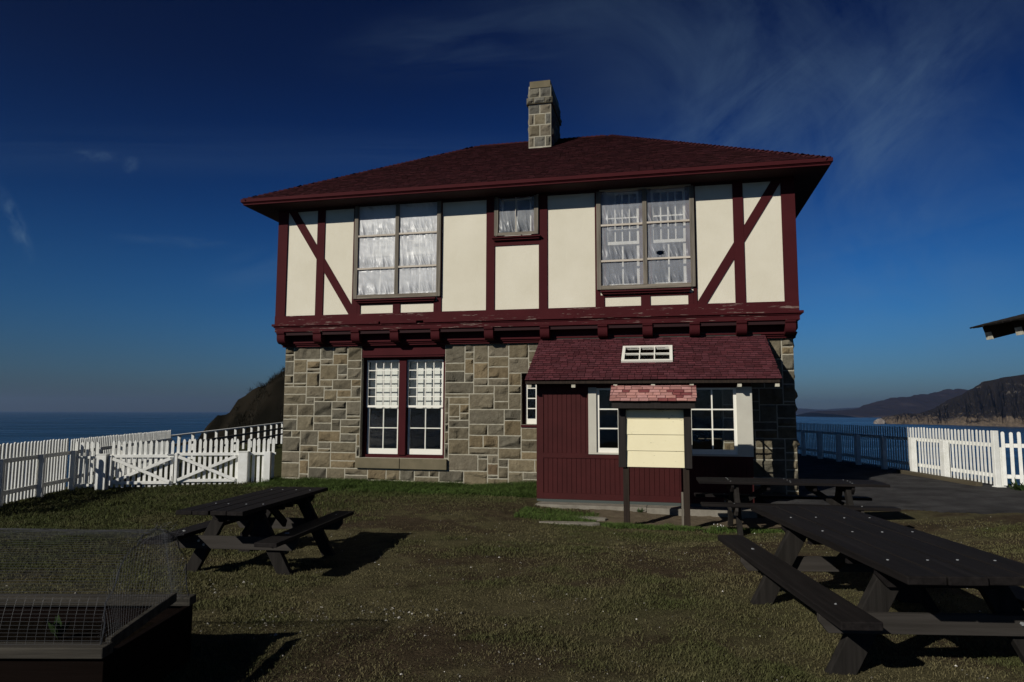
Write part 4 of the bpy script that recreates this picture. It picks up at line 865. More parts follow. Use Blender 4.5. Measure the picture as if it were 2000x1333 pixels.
# ================================================================== picnic tables
def make_table(name, L, Wd, H, SH, label, nplanks, seat_off, seat_w, inset, bench_L=None, th=.045, leg_w=.14, ins2=None):
    """local x along the table, y across"""
    t = thing(name, label, 'picnic table', group='dark timber picnic tables')
    bl = bench_L or L; rr = random.Random(int(L*100)); pw = Wd/nplanks; ins2 = ins2 or inset
    frames = (-L/2+inset, L/2-ins2)
    for k in range(nplanks):
        y0 = -Wd/2+k*pw+.004; y1 = y0+pw-.008; dx = rr.uniform(-.012, .012)
        mb = MB(); mb.box(-L/2+dx, L/2+rr.uniform(-.012, .012), y0, y1, H-th, H-rr.uniform(0, .003)); p = mb.build('tabletop_plank', M['tablewood'], t, bevel=.007)
        mb = MB()
        for fx in frames+((0,) if L > 2.6 else ()):
            mb = MB(); yy = (y0+y1)/2+rr.uniform(-.03, .03); xx = fx+rr.uniform(-.02, .02); mb.tube([(xx, yy, H-.004), (xx, yy, H+.003)], .009, 8)
            o = len(mb.v)-8; mb.f.append(tuple(range(o, o+8))); mb.m.append(0); mb.c.append((1, 1, 1)); mb.build('bolt', M['bolt'], p)
    for s in (-1, 1):
        mb = MB(); y = s*seat_off; mb.box(-bl/2, bl/2, y-seat_w/2, y+seat_w/2, SH-th, SH); p = mb.build('seat', M['tablewood'], t, bevel=.008)
        for fx in frames:
            mb = MB(); mb.tube([(fx, y+rr.uniform(-.05, .05), SH-.004), (fx, y+.0, SH+.003)], .009, 8); o = len(mb.v)-8; mb.f.append(tuple(range(o, o+8))); mb.m.append(0); mb.c.append((1, 1, 1)); mb.build('bolt', M['bolt'], p)
    for fi, fx in enumerate(frames):
        sg = 1 if fi == 0 else -1
        mb = MB(); mb.prism([(fx, -Wd/2+.04, H-th-.002), (fx, Wd/2-.04, H-th-.002), (fx, Wd/2-.04, H-th-.05), (fx, Wd/2-.11, H-th-.13), (fx, -Wd/2+.11, H-th-.13), (fx, -Wd/2+.04, H-th-.05)], (.045*sg, 0, 0)); mb.build('top_beam', M['tablewood'], t, bevel=.004)
        e = seat_off+seat_w/2-.02; zt = SH-th-.002; zb = zt-.135
        mb = MB(); mb.prism([(fx, -e, zt), (fx, e, zt), (fx, e, zt-.06), (fx, e-.06, zb), (fx, -e+.06, zb), (fx, -e, zt-.06)], (.045*sg, 0, 0)); cb = mb.build('cross_beam', M['bracewood'], t, bevel=.004)
        for s in (-1, 1):
            yt = s*(Wd/2-.20); yb = s*(seat_off-.06-.0); dy = (yb-yt)/(H-th); w2 = leg_w/2*1.12
            mb = MB(); zt2 = H-th-.004; zb2 = -.10
            mb.prism([(fx+.046*sg, yt-w2, zt2), (fx+.046*sg, yt+w2, zt2), (fx+.046*sg, yb+w2+dy*.10, zb2), (fx+.046*sg, yb-w2+dy*.10, zb2)], (.075*sg, 0, 0)); mb.build('leg', M['legwood'], t, bevel=.006)
            for q in (-1, 1):
                mb = MB(); yy = s*(seat_off-.22)+q*.03; mb.tube([(fx-.002*sg, yy, zt-.07+q*.02), (fx-.018*sg, yy, zt-.07+q*.02)], .013, 6); o = len(mb.v)-6; mb.f.append(tuple(range(o, o+6))); mb.m.append(0); mb.c.append((1, 1, 1)); mb.build('bolt', M['bolt'], cb)
        mb = MB(); mb.beam((fx+.14*sg, 0, SH-.10), (fx+.62*sg, 0, H-th-.05), .09, .04, up=(0, 1, 0)); mb.build('brace', M['legwood'], t, bevel=.004)
        mb = MB(); mb.box(fx+.55*sg, fx+.60*sg, -Wd/2+.08, Wd/2-.08, H-th-.09, H-th-.002); mb.build('top_batten', M['tablewood'], t, bevel=.004)
    return t
def put(t, x, y, ang, dz=0.):
    t.location = (x, y, float(land_h(x, y))+dz); t.rotation_euler = (0, 0, ang)
t1_ = make_table('picnic_table', 3.25, .98, .755, .455, 'long dark picnic table with bolted planks in the right foreground', 4, .735, .26, .48, bench_L=3.1, th=.055, leg_w=.17, ins2=.85)
put(t1_, 2.985, 6.03, R(90-2.5))
t2_ = make_table('picnic_table', 2.28, .72, .75, .45, 'shorter dark picnic table standing on the lawn before the stone wall', 4, .60, .24, .55, th=.045, leg_w=.14, ins2=.35)
put(t2_, -2.90, 8.30, R(90-6.5), .0)
t3_ = make_table('picnic_table', 2.85, .76, .78, .47, 'dark picnic table parallel to the lean-to behind the long one', 4, .64, .25, .5, th=.045, leg_w=.14)
put(t3_, 4.48, 11.55, R(-10), .03)

# ================================================================== fences
def picket_mesh(h, wd, th, style='round'):
    if style == 'round': top = [(wd/2*math.cos(t), h-wd*.55+wd*.55*math.sin(t)) for t in np.linspace(0, math.pi, 7)]
    else: top = [(wd/2, h-wd*.85), (wd*.3, h-wd*.25), (0, h), (-wd*.3, h-wd*.25), (-wd/2, h-wd*.85)]
    mb = MB(); mb.prism([(x, -th/2, z) for x, z in [(-wd/2, 0), (wd/2, 0)]+top], (0, th, 0)); return mb
def make_fence(name, label, cat, pts, spacing, h, wd=.072, th=.022, rails=(.32, .95), rail_side=-1, posts=(), post_h=1.0, z_of=None, style='round', grp=None, seed=1, post_side=-1, rail_h=.085, ps=.10, lift=.05, ends=True):
    """run from pts[0] to pts[1]; local x along the run, -y is the left hand side of travel turned right"""
    a, b_ = Vector((*pts[0], 0)), Vector((*pts[1], 0)); d = b_-a; L = d.length; ang = math.atan2(d.y, d.x)
    t = thing(name, label, cat, (a.x, a.y, 0), ang, grp); rr = random.Random(seed)
    pm = picket_mesh(h-lift, wd, th, style).build('picket', M['fence'], t, bevel=0)
    n_ = int(L/spacing); z0 = z_of
    for i in range(n_+1):
        o = pm if i == 0 else pm.copy()
        if i: COL.objects.link(o); o.parent = t
        x = i*spacing+rr.uniform(-.006, .006); g = z0(x/L); o.location = (x, 0, g+lift+rr.uniform(-.012, .008)); o.rotation_euler = (0, rr.uniform(-.008, .008), rr.uniform(-.03, .03))
    for rz in rails:
        mb = MB(); y0, y1 = sorted((rail_side*(th/2+.001), rail_side*(th/2+.042)))
        g0, g1 = z0(0), z0(1); mb.add([(-.02, y0, g0+rz), (-.02, y1, g0+rz), (-.02, y1, g0+rz+rail_h), (-.02, y0, g0+rz+rail_h), (L+.03, y0, g1+rz), (L+.03, y1, g1+rz), (L+.03, y1, g1+rz+rail_h), (L+.03, y0, g1+rz+rail_h)],
                                       [(0, 3, 2, 1), (4, 5, 6, 7), (0, 1, 5, 4), (1, 2, 6, 5), (2, 3, 7, 6), (3, 0, 4, 7)]); mb.build('rail', M['fence'], t, bevel=.004)
    for px_ in posts:
        g = z0(px_/L); mb = MB(); y0, y1 = sorted((post_side*(th/2+.044), post_side*(th/2+.044+ps))); mb.box(px_-ps/2, px_+ps/2, y0, y1, g-.3, g+post_h)
        mb.build('post', M['fence'], t, bevel=.006)
    return t
# long left run: rails and posts on the garden side
fl0, fl1 = (fence_left_x(11.6).item(), 11.6), (fence_left_x(16.55).item(), 16.55)
zl = lambda q: -.12
make_fence('picket_fence', 'near run of the long white picket fence along the left edge of the lawn', 'fence', [fl0, fl1], .132, 1.22, rails=(.22, .84), rail_side=-1, posts=(.3, 2.0, 3.55, 5.0), post_h=.93, z_of=zl, seed=3, grp='white picket fence runs', th=.024)
fm1 = (-12.05, 25.0)
make_fence('picket_fence', 'far run of the white picket fence seen above the gates against the sea', 'fence', [(fl1[0]-.03, fl1[1]+.13), fm1], .132, 1.20, rails=(.25, .84), rail_side=-1, posts=(1.5, 3.1, 4.7, 6.3, 7.9), post_h=.93, z_of=lambda q: -.12-.02*q, seed=4, grp='white picket fence runs', th=.024)
# rail fence carrying on
rf = thing('rail_fence', 'open white post and rail fence carrying on beyond the pickets towards the dark slope', 'fence', (fm1[0], fm1[1], 0), math.atan2(19, -2.2))
LR = math.hypot(19, 2.2)
for k in range(13):
    x = .9+k*1.5; mb = MB(); zz = -.15+.17*x/LR; mb.box(x-.05, x+.05, -.05, .05, zz-.3, zz+1.02); mb.build('post', M['fence'], rf, bevel=.006)
for rz in (.98, .62, .27):
    mb = MB(); g0, g1 = -.15, .02; dz = .05 if rz > .9 else .10; ya, yb = (-.075, .075) if rz > .9 else (-.095, -.052)
    mb.add([(0, ya, g0+rz), (0, yb, g0+rz), (0, yb, g0+rz+dz), (0, ya, g0+rz+dz), (LR, ya, g1+rz), (LR, yb, g1+rz), (LR, yb, g1+rz+dz), (LR, ya, g1+rz+dz)], [(0, 3, 2, 1), (4, 5, 6, 7), (0, 1, 5, 4), (1, 2, 6, 5), (2, 3, 7, 6), (3, 0, 4, 7)]); mb.build('rail', M['weathered_x'] if rz < .9 else M['fence'], rf, bevel=.004)
# gate run between the left fence and the house
G0 = Vector((-10.26, 16.62, 0)); G1 = Vector((-5.72, 17.22, 0)); gd = (G1-G0); GL = gd.length; ga = math.atan2(gd.y, gd.x)
def gs(px):   # distance along the run of an image column, used once to lay the gate out
    k = (px-1000)/1370*math.sqrt(1+.0); # column ratio x/y
    k *= 1.0
    return (k*G0.y-G0.x)/(gd.x/GL-k*gd.y/GL)
zg = lambda q: -.12+.10*q
make_fence('picket_fence', 'short white picket section between the left fence corner and the gate post', 'fence', [tuple((G0+gd*(gs(160)/GL))[:2]), tuple((G0+gd*(gs(204)/GL))[:2])], .115, 1.12, wd=.068, rails=(.08, .72), rail_side=-1, posts=(), z_of=lambda q: -.10, style='point', seed=8, grp='white picket fence runs', rail_h=.06)
sg_ = gs(487)/GL
make_fence('picket_fence', 'narrow white picket section between the gate and the stone wall', 'fence', [tuple((G0+gd*(gs(493)/GL))[:2]), tuple((G0+gd*(gs(543)/GL))[:2])], .112, 1.12, wd=.066, rails=(.72,), rail_side=-1, posts=(.46,), post_h=.80, z_of=lambda q: -.03, style='point', seed=9, grp='white picket fence runs', rail_h=.06, ps=.15)
for px_, nm, zb_ in ((213, 'square white gate post left of the double gate', -.1), (484, 'square white gate post right of the double gate', -.05)):
    p = G0+gd*(gs(px_)/GL); mb = MB(); mb.box(-.11, .11, -.15, .07, -.3, .81); mb.box(-.12, .12, -.16, .08, .812, .83); o = mb.build('gate_post', M['fence'], None, bevel=.008); o.location = (p.x, p.y, zb_); o.rotation_euler = (0, 0, ga); tag(o, nm, 'gate post', 'square gate posts')
def gate(pa, pb, label, zb, latch):
    s0, s1 = gs(pa), gs(pb); p = G0+gd*(s0/GL); L = s1-s0; t = thing('gate', label, 'gate', (p.x, p.y, zb), ga, 'white X-braced gate leaves')
    pm = picket_mesh(1.09, .064, .022, 'point').build('picket', M['fence'], t); n_ = int(round(L/.117)); rr = random.Random(pa)
    for i in range(n_):
        o = pm if i == 0 else pm.copy()
        if i: COL.objects.link(o); o.parent = t
        o.location = (.05+(L-.10)*i/(n_-1), 0, .05+rr.uniform(-.008, .008)); o.rotation_euler = (0, rr.uniform(-.006, .006), 0)
    for z in (.12, .74):
        mb = MB(); mb.box(0, L, -.05, -.012, z, z+.07); mb.build('rail', M['fence'], t, bevel=.004)
    mb = MB(); mb.box(.0, .06, -.092, -.052, .10, .80); mb.box(.0, .06, -.051, -.012, .191, .739); mb.build('stile', M['fence'], t, bevel=.004)
    mb = MB(); mb.beam((.08, -.073, .72), (L-.06, -.073, .17), .035, .07, up=(0, 0, 1)); mb.build('cross_brace', M['fence'], t, bevel=.003)
    for aa, bb in (((.08, -.073, .17), (L/2-.05, -.073, .43)), ((L/2+.05, -.073, .46), (L-.06, -.073, .72))):
        mb = MB(); mb.beam(aa, bb, .035, .07, up=(0, 0, 1)); mb.build('cross_brace', M['fence'], t, bevel=.003)
    if latch:
        mb = MB(); mb.box(L-.15, L+.06, -.075, -.055, .80, .825); mb.build('latch', M['bolt'], t); mb = MB(); mb.tube([(L-.02, -.07, .30), (L-.02, -.07, .05)], .008, 6); mb.build('drop_bolt', M['bolt'], t)
    return t
gate(226, 349, 'left leaf of the white X-braced double gate', -.10, True)
gate(352, 474, 'right leaf of the white X-braced double gate', -.06, False)
# right run
zr = lambda q: .15
make_fence('picket_fence', 'white picket fence running away behind the right side of the house, half in its shadow', 'fence', [(10.55, 15.55), (10.95, 28.0)], .134, 1.22, wd=.054, th=.016, rails=(.20, .86), rail_side=-1, posts=(1.6, 3.05, 4.6, 6.2, 7.6, 9.1, 10.6, 12.0), post_h=.93, z_of=zr, seed=12, grp='white picket fence runs', post_side=1, ps=.13)
make_fence('picket_fence', 'near white picket section with wide gaps at the right edge of the yard', 'fence', [(10.62, 15.3), (13.2, 14.0)], .146, 1.20, wd=.066, th=.018, rails=(.20, .86), rail_side=1, posts=(), post_h=.93, z_of=zr, seed=14, grp='white picket fence runs')
mb = MB(); mb.box(-.06, .055, -.05, .05, -.2, 1.24); mb.box(-.07, .13, -.09, .09, .02, .05); mb.box(.060, .105, -.05, .05, .051, .88); o = mb.build('fence_post', M['fence'], None, bevel=.008); o.location = (10.50, 15.38, .13); tag(o, 'tall white corner post where the two right fences meet', 'fence post')
mb = MB(); mb.box(-.07, .07, -1.7, 1.7, -.05, .05); o = mb.build('timber_edging', M['wood_edge'], None, bevel=.01); o.location = (10.24, 17.2, .20); o.rotation_euler = (0, 0, R(-1.8)); tag(o, 'weathered timber kerb along the foot of the sunlit right fence', 'edging')
mb = MB()

# ================================================================== raised bed with wire cage
bx0, bx1, by0, by1, BH = -5.4, -2.27, 4.07, 5.17, .44
bed = thing('raised_bed', 'timber raised bed under an arched wire mesh cage in the left foreground', 'planter', ((bx0+bx1)/2, (by0+by1)/2, float(land_h(-3, 4.6))))
hx, hy = (bx1-bx0)/2, (by1-by0)/2
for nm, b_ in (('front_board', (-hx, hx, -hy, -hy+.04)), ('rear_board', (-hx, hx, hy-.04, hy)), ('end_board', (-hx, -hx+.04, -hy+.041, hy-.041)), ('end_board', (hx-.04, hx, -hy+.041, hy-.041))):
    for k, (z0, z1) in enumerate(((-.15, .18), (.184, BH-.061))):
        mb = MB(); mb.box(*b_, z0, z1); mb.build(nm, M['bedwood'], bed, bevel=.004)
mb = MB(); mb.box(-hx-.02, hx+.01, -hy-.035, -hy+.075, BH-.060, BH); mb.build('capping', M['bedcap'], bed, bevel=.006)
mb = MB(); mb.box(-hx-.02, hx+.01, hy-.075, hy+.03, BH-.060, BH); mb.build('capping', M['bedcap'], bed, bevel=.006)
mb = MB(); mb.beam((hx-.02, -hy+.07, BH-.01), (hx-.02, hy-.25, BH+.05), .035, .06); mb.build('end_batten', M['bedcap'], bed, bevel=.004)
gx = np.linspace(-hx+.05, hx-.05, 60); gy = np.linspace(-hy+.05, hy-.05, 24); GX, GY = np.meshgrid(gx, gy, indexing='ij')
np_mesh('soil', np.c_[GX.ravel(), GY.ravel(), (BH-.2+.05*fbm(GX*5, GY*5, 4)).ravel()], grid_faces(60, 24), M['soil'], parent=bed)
Rh = hy-.02
def arch(t_, x, k=1.0, j=0): return (x, -Rh*math.cos(t_)*k, BH+Rh*1.02*math.sin(t_)*k)
mb = MB()
nh = 84
for i in range(nh+1):
    t_ = math.pi*i/nh; pts = []
    for x in np.linspace(-hx+.02, hx-.04, 14): pts.append(arch(t_, x, 1+.012*math.sin(x*3+i*.3)+.006*math.sin(x*9+i)))
    mb.tube(pts, .00095, 3)
mb.build('long_wires', M['wire'], bed)
mb = MB()
for x in np.arange(-hx+.02, hx-.03, .052): mb.tube([arch(math.pi*i/22, x, 1+.012*math.sin(x*3+i*.9)) for i in range(23)], .0005, 3)
mb.build('arch_wires', M['wire'], bed)
mb = MB(); X_ = hx-.035
for k in (1.0, .985): mb.tube([arch(math.pi*i/30, X_+.01*math.sin(i*1.3), k+.012*math.sin(i*2.1)) for i in range(31)], .0022, 4)
mb.build('end_hoop', M['wire'], bed)
mb = MB(); rr = random.Random(4)
for y in np.arange(-Rh+.02, Rh, .026):
    top = Rh*1.02*math.sqrt(max(0, 1-(y/Rh)**2)); mb.tube([(X_+.03*math.sin(q*2+y*9), y+.008*math.sin(q*5+y*30), BH+top*q) for q in (0, .25, .5, .75, 1)], .00095, 3)
for z in np.arange(.02, Rh, .026):
    half = Rh*math.sqrt(max(0, 1-(z/Rh/1.02)**2)); mb.tube([(X_+.03*math.sin(z*6+q*2), half*q, BH+z+.006*math.sin(q*7)) for q in (-1, -.5, 0, .5, 1)], .00095, 3)
for k in range(26):   # ragged cut ends standing off the top of the arch
    t_ = rr.uniform(1.1, 2.2); a_ = Vector(arch(t_, X_-.02)); mb.tube([a_, a_+Vector((rr.uniform(-.02, .09), rr.uniform(-.05, .05), rr.uniform(0, .05))), a_+Vector((rr.uniform(0, .13), rr.uniform(-.09, .09), rr.uniform(-.04, .07)))], .00095, 3)
mb.build('end_mesh', M['wire'], bed)
for k, (x, y, s) in enumerate(((-.2, .05, .16), (.45, -.1, .12), (.9, .1, .14), (-.8, 0, .15))):
    mb = MB(); rr = random.Random(k)
    for i in range(26):
        an = rr.uniform(0, 6.28); l_ = s*rr.uniform(.5, 1); p = Vector((x, y, BH-.17)); q = p+Vector((math.cos(an)*l_*.7, math.sin(an)*l_*.7, l_)); sd_ = Vector((-math.sin(an), math.cos(an), 0))*.02
        mb.add([p, p.lerp(q, .6)+sd_, q, p.lerp(q, .6)-sd_], [(0, 1, 2, 3)])
    o = mb.build('seedling', M['weed'], None); o.location = bed.location; tag(o, 'leafy green seedling growing in the soil of the raised bed', 'plant', 'seedlings in the raised bed')

# ================================================================== neighbouring shed, only its eave corner in view
sh = thing('shed', 'pale shed with a dark shingled roof whose eave corner enters at the right edge', 'shed', (6.66, 10.1, .12))
# local: x to the right (up the roof), y towards the viewer is negative
rise = .25
mb = MB(); mb.box(.95, 5.05, -6.0, -.9, -.2, 2.98); mb.build('wall', M['rafter'], sh)
def rl(x, y, h): return (x, y, 2.865+rise*x+h)
mb = MB(); mb.prism([rl(.08, 0, 0), rl(3.0, 0, 0), rl(3.0, 0, -.03), rl(.08, 0, -.03)], (0, -6.4, 0))
mb.prism([(6.0, 0, 2.865), (3.0, 0, 2.865+rise*3), (3.0, 0, 2.835+rise*3), (6.0, 0, 2.835)], (0, -6.4, 0))
shingles(mb, rl(.05, -6.42, .01), rl(.05, .04, .01), rl(3.0, .04, .01), rl(3.0, -6.42, .01), .14, .14, over=.05, th=.02)
mb.build('roof', [M['darkroof'], M['darkroof']], sh)
for k in range(10):
    y = -.03-k*.60; mb = MB(); mb.prism([(.14, y-.14, 2.83+rise*.14), (.20, y-.14, 2.635+rise*.2), (3.0, y-.14, 2.635+rise*3), (3.0, y-.14, 2.83+rise*3-.012)], (0, .14, 0))
    ro = mb.build('rafter', M['postwood'], sh, bevel=.003)
    mb = MB(); mb.prism([(.155, y-.138, 2.80+rise*.155), (.19, y-.138, 2.63+rise*.2), (.205, y-.138, 2.63+rise*.2), (.170, y-.138, 2.80+rise*.155)], (0, .136, 0)); mb.build('rafter_end', M['rafter'], ro)

# ================================================================== grass, gravel, weeds
M['grass'] = material('grass blades', (1, 1, 1), .75, .15, attr=True)
rs = np.random.RandomState(12)
def blades(n_, sampler, hfun, colf, name):
    x, y = sampler(n_); n_ = len(x); z = land_full(x, y); h = hfun(x, y)*(.45+.9*rs.rand(n_)); a = rs.rand(n_)*6.283; lean = (.3+1.5*rs.rand(n_))*h
    wd = .0014+.0012*rs.rand(n_)+.00022*y; th = rs.rand(n_)*6.283; dx_, dy_ = np.cos(th)*wd, np.sin(th)*wd
    V = np.empty((n_, 5, 3)); lx, ly = np.cos(a)*lean, np.sin(a)*lean
    V[:, 0] = np.c_[x-dx_, y-dy_, z-.01]; V[:, 1] = np.c_[x+dx_, y+dy_, z-.01]
    V[:, 2] = np.c_[x+dx_*.7+lx*.35, y+dy_*.7+ly*.35, z+h*.6]; V[:, 3] = np.c_[x-dx_*.7+lx*.35, y-dy_*.7+ly*.35, z+h*.6]; V[:, 4] = np.c_[x+lx, y+ly, z+h]
    i = np.arange(n_)*5; F = np.empty((n_*3, 3), int); F[0::3] = np.c_[i, i+1, i+2]; F[1::3] = np.c_[i, i+2, i+3]; F[2::3] = np.c_[i+3, i+2, i+4]
    c_ = colf(x, y, n_); T = np.repeat(c_, 5, axis=0)
    return np_mesh(name, V.reshape(-1, 3), F, M['grass'], 'stuff', T, False)
def inside_bed(x, y): return (x > bx0) & (x < bx1) & (y > by0) & (y < by1)
def uw(x, y): return (x-O.x)*math.cos(A)-(y-O.y)*math.sin(A), -(x-O.x)*math.sin(A)-(y-O.y)*math.cos(A)
def keep(x, y):
    u, w = uw(x, y); k = (w > .02) | (u < 0) | (u > HW); k &= ~inside_bed(x, y)
    k &= ~((u > LU0-.02) & (u < LU1+.05) & (w < 1.92)); k &= (x > fence_left_x(y)-.3) & (x < 11)
    pad = (u > 7.9) & (u < 11) & (w < 3.4) & (w > 1.8)
    pad &= fbm(x*5, y*5, 3) < .62
    return k & ~pad
def samp_main(n_):
    y = 2.9+ (18.4-2.9)*rs.rand(n_)**1.35; x = (rs.rand(n_)*2-1)*y*.80; dens = greenness(x, y)
    pat = fbm(x*3.3+7, y*4.1, 3); pv = sstep(4.3, 5.6, x)*sstep(10.3, 11.3, y+.5*(x-8))
    p = (.34+.75*dens)*sstep(.40, .55, pat*.45+.55*fbm(x*.55, y*.8+8, 3)+dens*.3)*(1-pv)+.05*(1-pv)
    k = (rs.rand(n_) < p) & keep(x, y); return x[k], y[k]
def h_main(x, y): return .008+.026*greenness(x, y)+.014*fbm(x*2, y*2, 2)
cg = np.array([.046, .056, .016]); cy = np.array([.115, .098, .046]); cb = np.array([.075, .066, .034])
def col_main(x, y, n_):
    g = np.clip(greenness(x, y)*1.1+(fbm(x*2+5, y*2, 3)-.5)*1.1+.08, 0, 1)[:, None]; r = rs.rand(n_)[:, None]
    return (cg*g+(cy*r+cb*(1-r))*(1-g))*(.6+.75*rs.rand(n_)[:, None])
blades(900000, samp_main, h_main, col_main, 'grass')
def samp_wall(n_):
    u = -.3+7.0*rs.rand(n_); w = .03+1.15*rs.rand(n_)**1.6; tuft = fbm(u*2.2, w*2.2+3, 3)
    k = (rs.rand(n_) < sstep(.3, .55, tuft+.18*(1-w))) & ~((u > LU0-.03))
    x = O.x+u*math.cos(A)-w*math.sin(A); y = O.y-u*math.sin(A)-w*math.cos(A); return x[k], y[k]
def h_wall(x, y):
    u, w = uw(x, y); return (.08+.13*fbm(u*2.5, w*2, 3)+.10*np.exp(-((u-6.3)/.5)**2))*(1-.45*np.clip(w, 0, 1.2))
def col_wall(x, y, n_):
    r = rs.rand(n_)[:, None]; return (np.array([.062, .098, .020])*r+np.array([.040, .062, .015])*(1-r))*(.65+.7*rs.rand(n_)[:, None])
blades(70000, samp_wall, h_wall, col_wall, 'tall_grass')
def samp_lawn(n_):
    x = -10.3+8.5*rs.rand(n_); y = 10+7.3*rs.rand(n_); p = sstep(-1.8, -5.5, x)*sstep(10.5, 13, y)*sstep(.34, .55, fbm(x*1.6, y*2.6, 3))
    k = (rs.rand(n_) < p) & keep(x, y); return x[k], y[k]
blades(90000, samp_lawn, lambda x, y: .045+.05*fbm(x*1.5, y*2.2, 3), lambda x, y, n_: (np.array([.040, .055, .013])*rs.rand(n_)[:, None]+np.array([.058, .056, .020])*(1-rs.rand(n_)[:, None]))*(.55+.6*rs.rand(n_)[:, None]), 'lawn_grass')
def samp_tuft(n_):
    c_ = rs.rand(60, 2); cx_, cw_ = 8.0+3.6*c_[:, 0], 3.25+.45*c_[:, 1]; k = rs.randint(0, 60, n_); u = cx_[k]+rs.randn(n_)*.07; w = cw_[k]+rs.randn(n_)*.05
    u2 = np.where(rs.rand(n_) < .30, 6.5+1.4*rs.rand(n_), u); w2_ = np.where(u2 == u, w, 2.35+1.0*rs.rand(n_))
    x = O.x+u2*math.cos(A)-w2_*math.sin(A); y = O.y-u2*math.sin(A)-w2_*math.cos(A); return x, y
def samp_scrub(n_):
    x = -28+20*rs.rand(n_); y = 44+22*rs.rand(n_); k = rs.rand(n_) < sstep(.42, .56, fbm(x*.8, y*.8, 4)); return x[k], y[k]
blades(90000, samp_scrub, lambda x, y: .16+.42*fbm(x*.9, y*.9, 3)**2, lambda x, y, n_: np.array([.013, .012, .008])*(.4+1.3*rs.rand(n_)[:, None]), 'scrub')
blades(14000, samp_tuft, lambda x, y: .035+.04*fbm(x*3, y*3, 2), col_wall, 'grass_tufts')
# pebbles and chips scattered on the turf
def stones(n_, name, samp, s0, s1, cols_, seed):
    r = np.random.RandomState(seed); x, y = samp(n_, r); k = keep(x, y); x, y = x[k], y[k]; n_ = len(x); z = land_full(x, y); s = s0+(s1-s0)*r.rand(n_)**3
    base = np.array([(1, 0, 0), (0, 1, 0), (-1, 0, 0), (0, -1, 0), (0, 0, .7), (0, 0, -.7)]); F0 = np.array([(0, 1, 4), (1, 2, 4), (2, 3, 4), (3, 0, 4), (1, 0, 5), (2, 1, 5), (3, 2, 5), (0, 3, 5)])
    V = base[None]*s[:, None, None]*(.6+.8*r.rand(n_, 6, 1)); a = r.rand(n_)*6.28; ca, sa = np.cos(a)[:, None], np.sin(a)[:, None]
    V = np.stack([V[..., 0]*ca-V[..., 1]*sa, V[..., 0]*sa+V[..., 1]*ca, V[..., 2]], -1)+np.stack([x, y, z+s*.25], -1)[:, None]
    F = (F0[None]+np.arange(n_)[:, None, None]*6).reshape(-1, 3); ci = np.array(cols_)[r.randint(0, len(cols_), n_)]*(.6+.7*r.rand(n_)[:, None])
    return np_mesh(name, V.reshape(-1, 3), F, M['pebble'], 'stuff', np.repeat(ci, 6, axis=0), False)
M['pebble'] = material('pebble', (1, 1, 1), .9, .2, attr=True)
def sp1(n_, r):
    y = 3+9.5*r.rand(n_)**1.3; x = (r.rand(n_)*2-1)*y*.78; k = r.rand(n_) < sstep(.45, .7, fbm(x*1.2+40, y*1.2, 3))*(1-.75*sstep(.5, 3, x))+.12; return x[k], y[k]
stones(9000, 'gravel', sp1, .003, .011, [(.10, .09, .07), (.16, .15, .13), (.30, .28, .25), (.06, .05, .04)], 5)
def sp2(n_, r):
    k = r.randint(0, 5, n_); c_ = np.array([(-2.0, 6.15), (-1.5, 6.4), (-2.7, 7.3), (-1.7, 5.9), (-.9, 6.3)])[k]; return c_[:, 0]+r.randn(n_)*.28, c_[:, 1]+r.randn(n_)*.16
stones(150, 'white_stones', sp2, .005, .020, [(.24, .23, .20), (.16, .15, .12), (.30, .28, .25)], 9)
def sp3(n_, r): y = 3+9*r.rand(n_); return (r.rand(n_)*2-1)*y*.7, y
stones(160, 'pale_chips', sp3, .006, .016, [(.5, .48, .44), (.38, .36, .32)], 15)
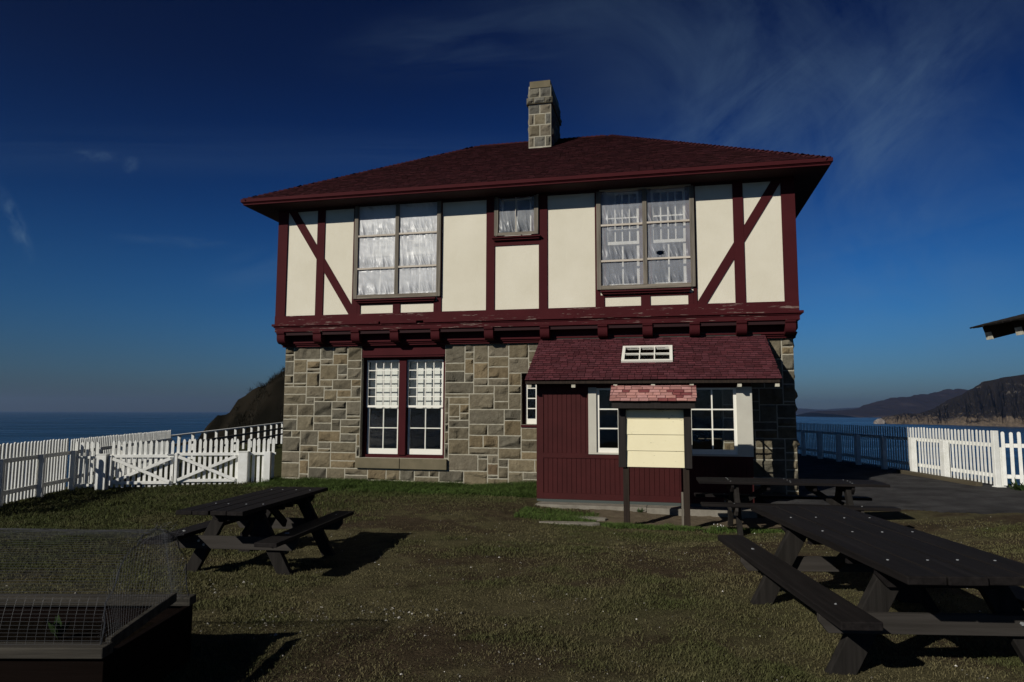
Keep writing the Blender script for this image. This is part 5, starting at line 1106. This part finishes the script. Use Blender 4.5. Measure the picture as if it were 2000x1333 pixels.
def weed(x, y, s, n_, label, seed, mat='weed', flowers=0):
    mb = MB(); rr = random.Random(seed); z = float(land_full(x, y)); t = thing('weed', label, 'plant', (x, y, z))
    for i in range(n_):
        an = rr.uniform(0, 6.28); l_ = s*rr.uniform(.4, 1); el = rr.uniform(.3, 1.4); base = Vector((rr.uniform(-.4, .4)*s, rr.uniform(-.3, .3)*s, -.01)); d = Vector((math.cos(an)*math.cos(el), math.sin(an)*math.cos(el), math.sin(el)))*l_; sd_ = Vector((-math.sin(an), math.cos(an), .2))*s*.09
        mb.add([base, base+d*.55+sd_, base+d, base+d*.55-sd_], [(0, 1, 2, 3)])
    mb.build('leaves', M[mat], t)
    if flowers:
        mb = MB()
        for i in range(flowers):
            p = Vector((rr.uniform(-.6, .6)*s, rr.uniform(-.5, .5)*s, s*rr.uniform(.5, .9))); r_ = .009
            mb.add([p+Vector((r_, 0, 0)), p+Vector((0, r_, 0)), p-Vector((r_, 0, 0)), p-Vector((0, r_, 0)), p+Vector((0, 0, r_)), p-Vector((0, 0, r_))], [(0, 1, 4), (1, 2, 4), (2, 3, 4), (3, 0, 4), (1, 0, 5), (2, 1, 5), (3, 2, 5), (0, 3, 5)])
        mb.build('blossoms', M['flower'], t)
    return t
p = Hw(8.62, 1.96); weed(p.x, p.y, .13, 40, 'small green weed growing at the foot of the maroon boarding behind the notice board', 3)
p = Hw(8.62, 3.0); weed(p.x, p.y, .10, 30, 'low weed beside the left post of the notice board', 6)
p = Hw(9.95, 3.5); weed(p.x, p.y, .12, 44, 'white flowering weed in the grass to the right of the notice board', 8, flowers=9)
weed(10.55, 14.75, .32, 50, 'dark leafy weed at the foot of the near right fence', 12, 'weed')

# ================================================================== sea air
hz = MB(); hz.box(-47000, 47000, -10000, 42000, -92, 700)
hm_ = bpy.data.materials.new('sea haze'); hm_.use_nodes = True; n, l = hm_.node_tree.nodes, hm_.node_tree.links; n.remove(n['Principled BSDF'])
pv = n.new('ShaderNodeVolumePrincipled'); pv.inputs['Color'].default_value = (.42, .60, .92, 1); pv.inputs['Density'].default_value = 2.2e-5; pv.inputs['Anisotropy'].default_value = .5
l.new(pv.outputs[0], n['Material Output'].inputs['Volume'])
tag(hz.build('haze', hm_), kind='stuff')
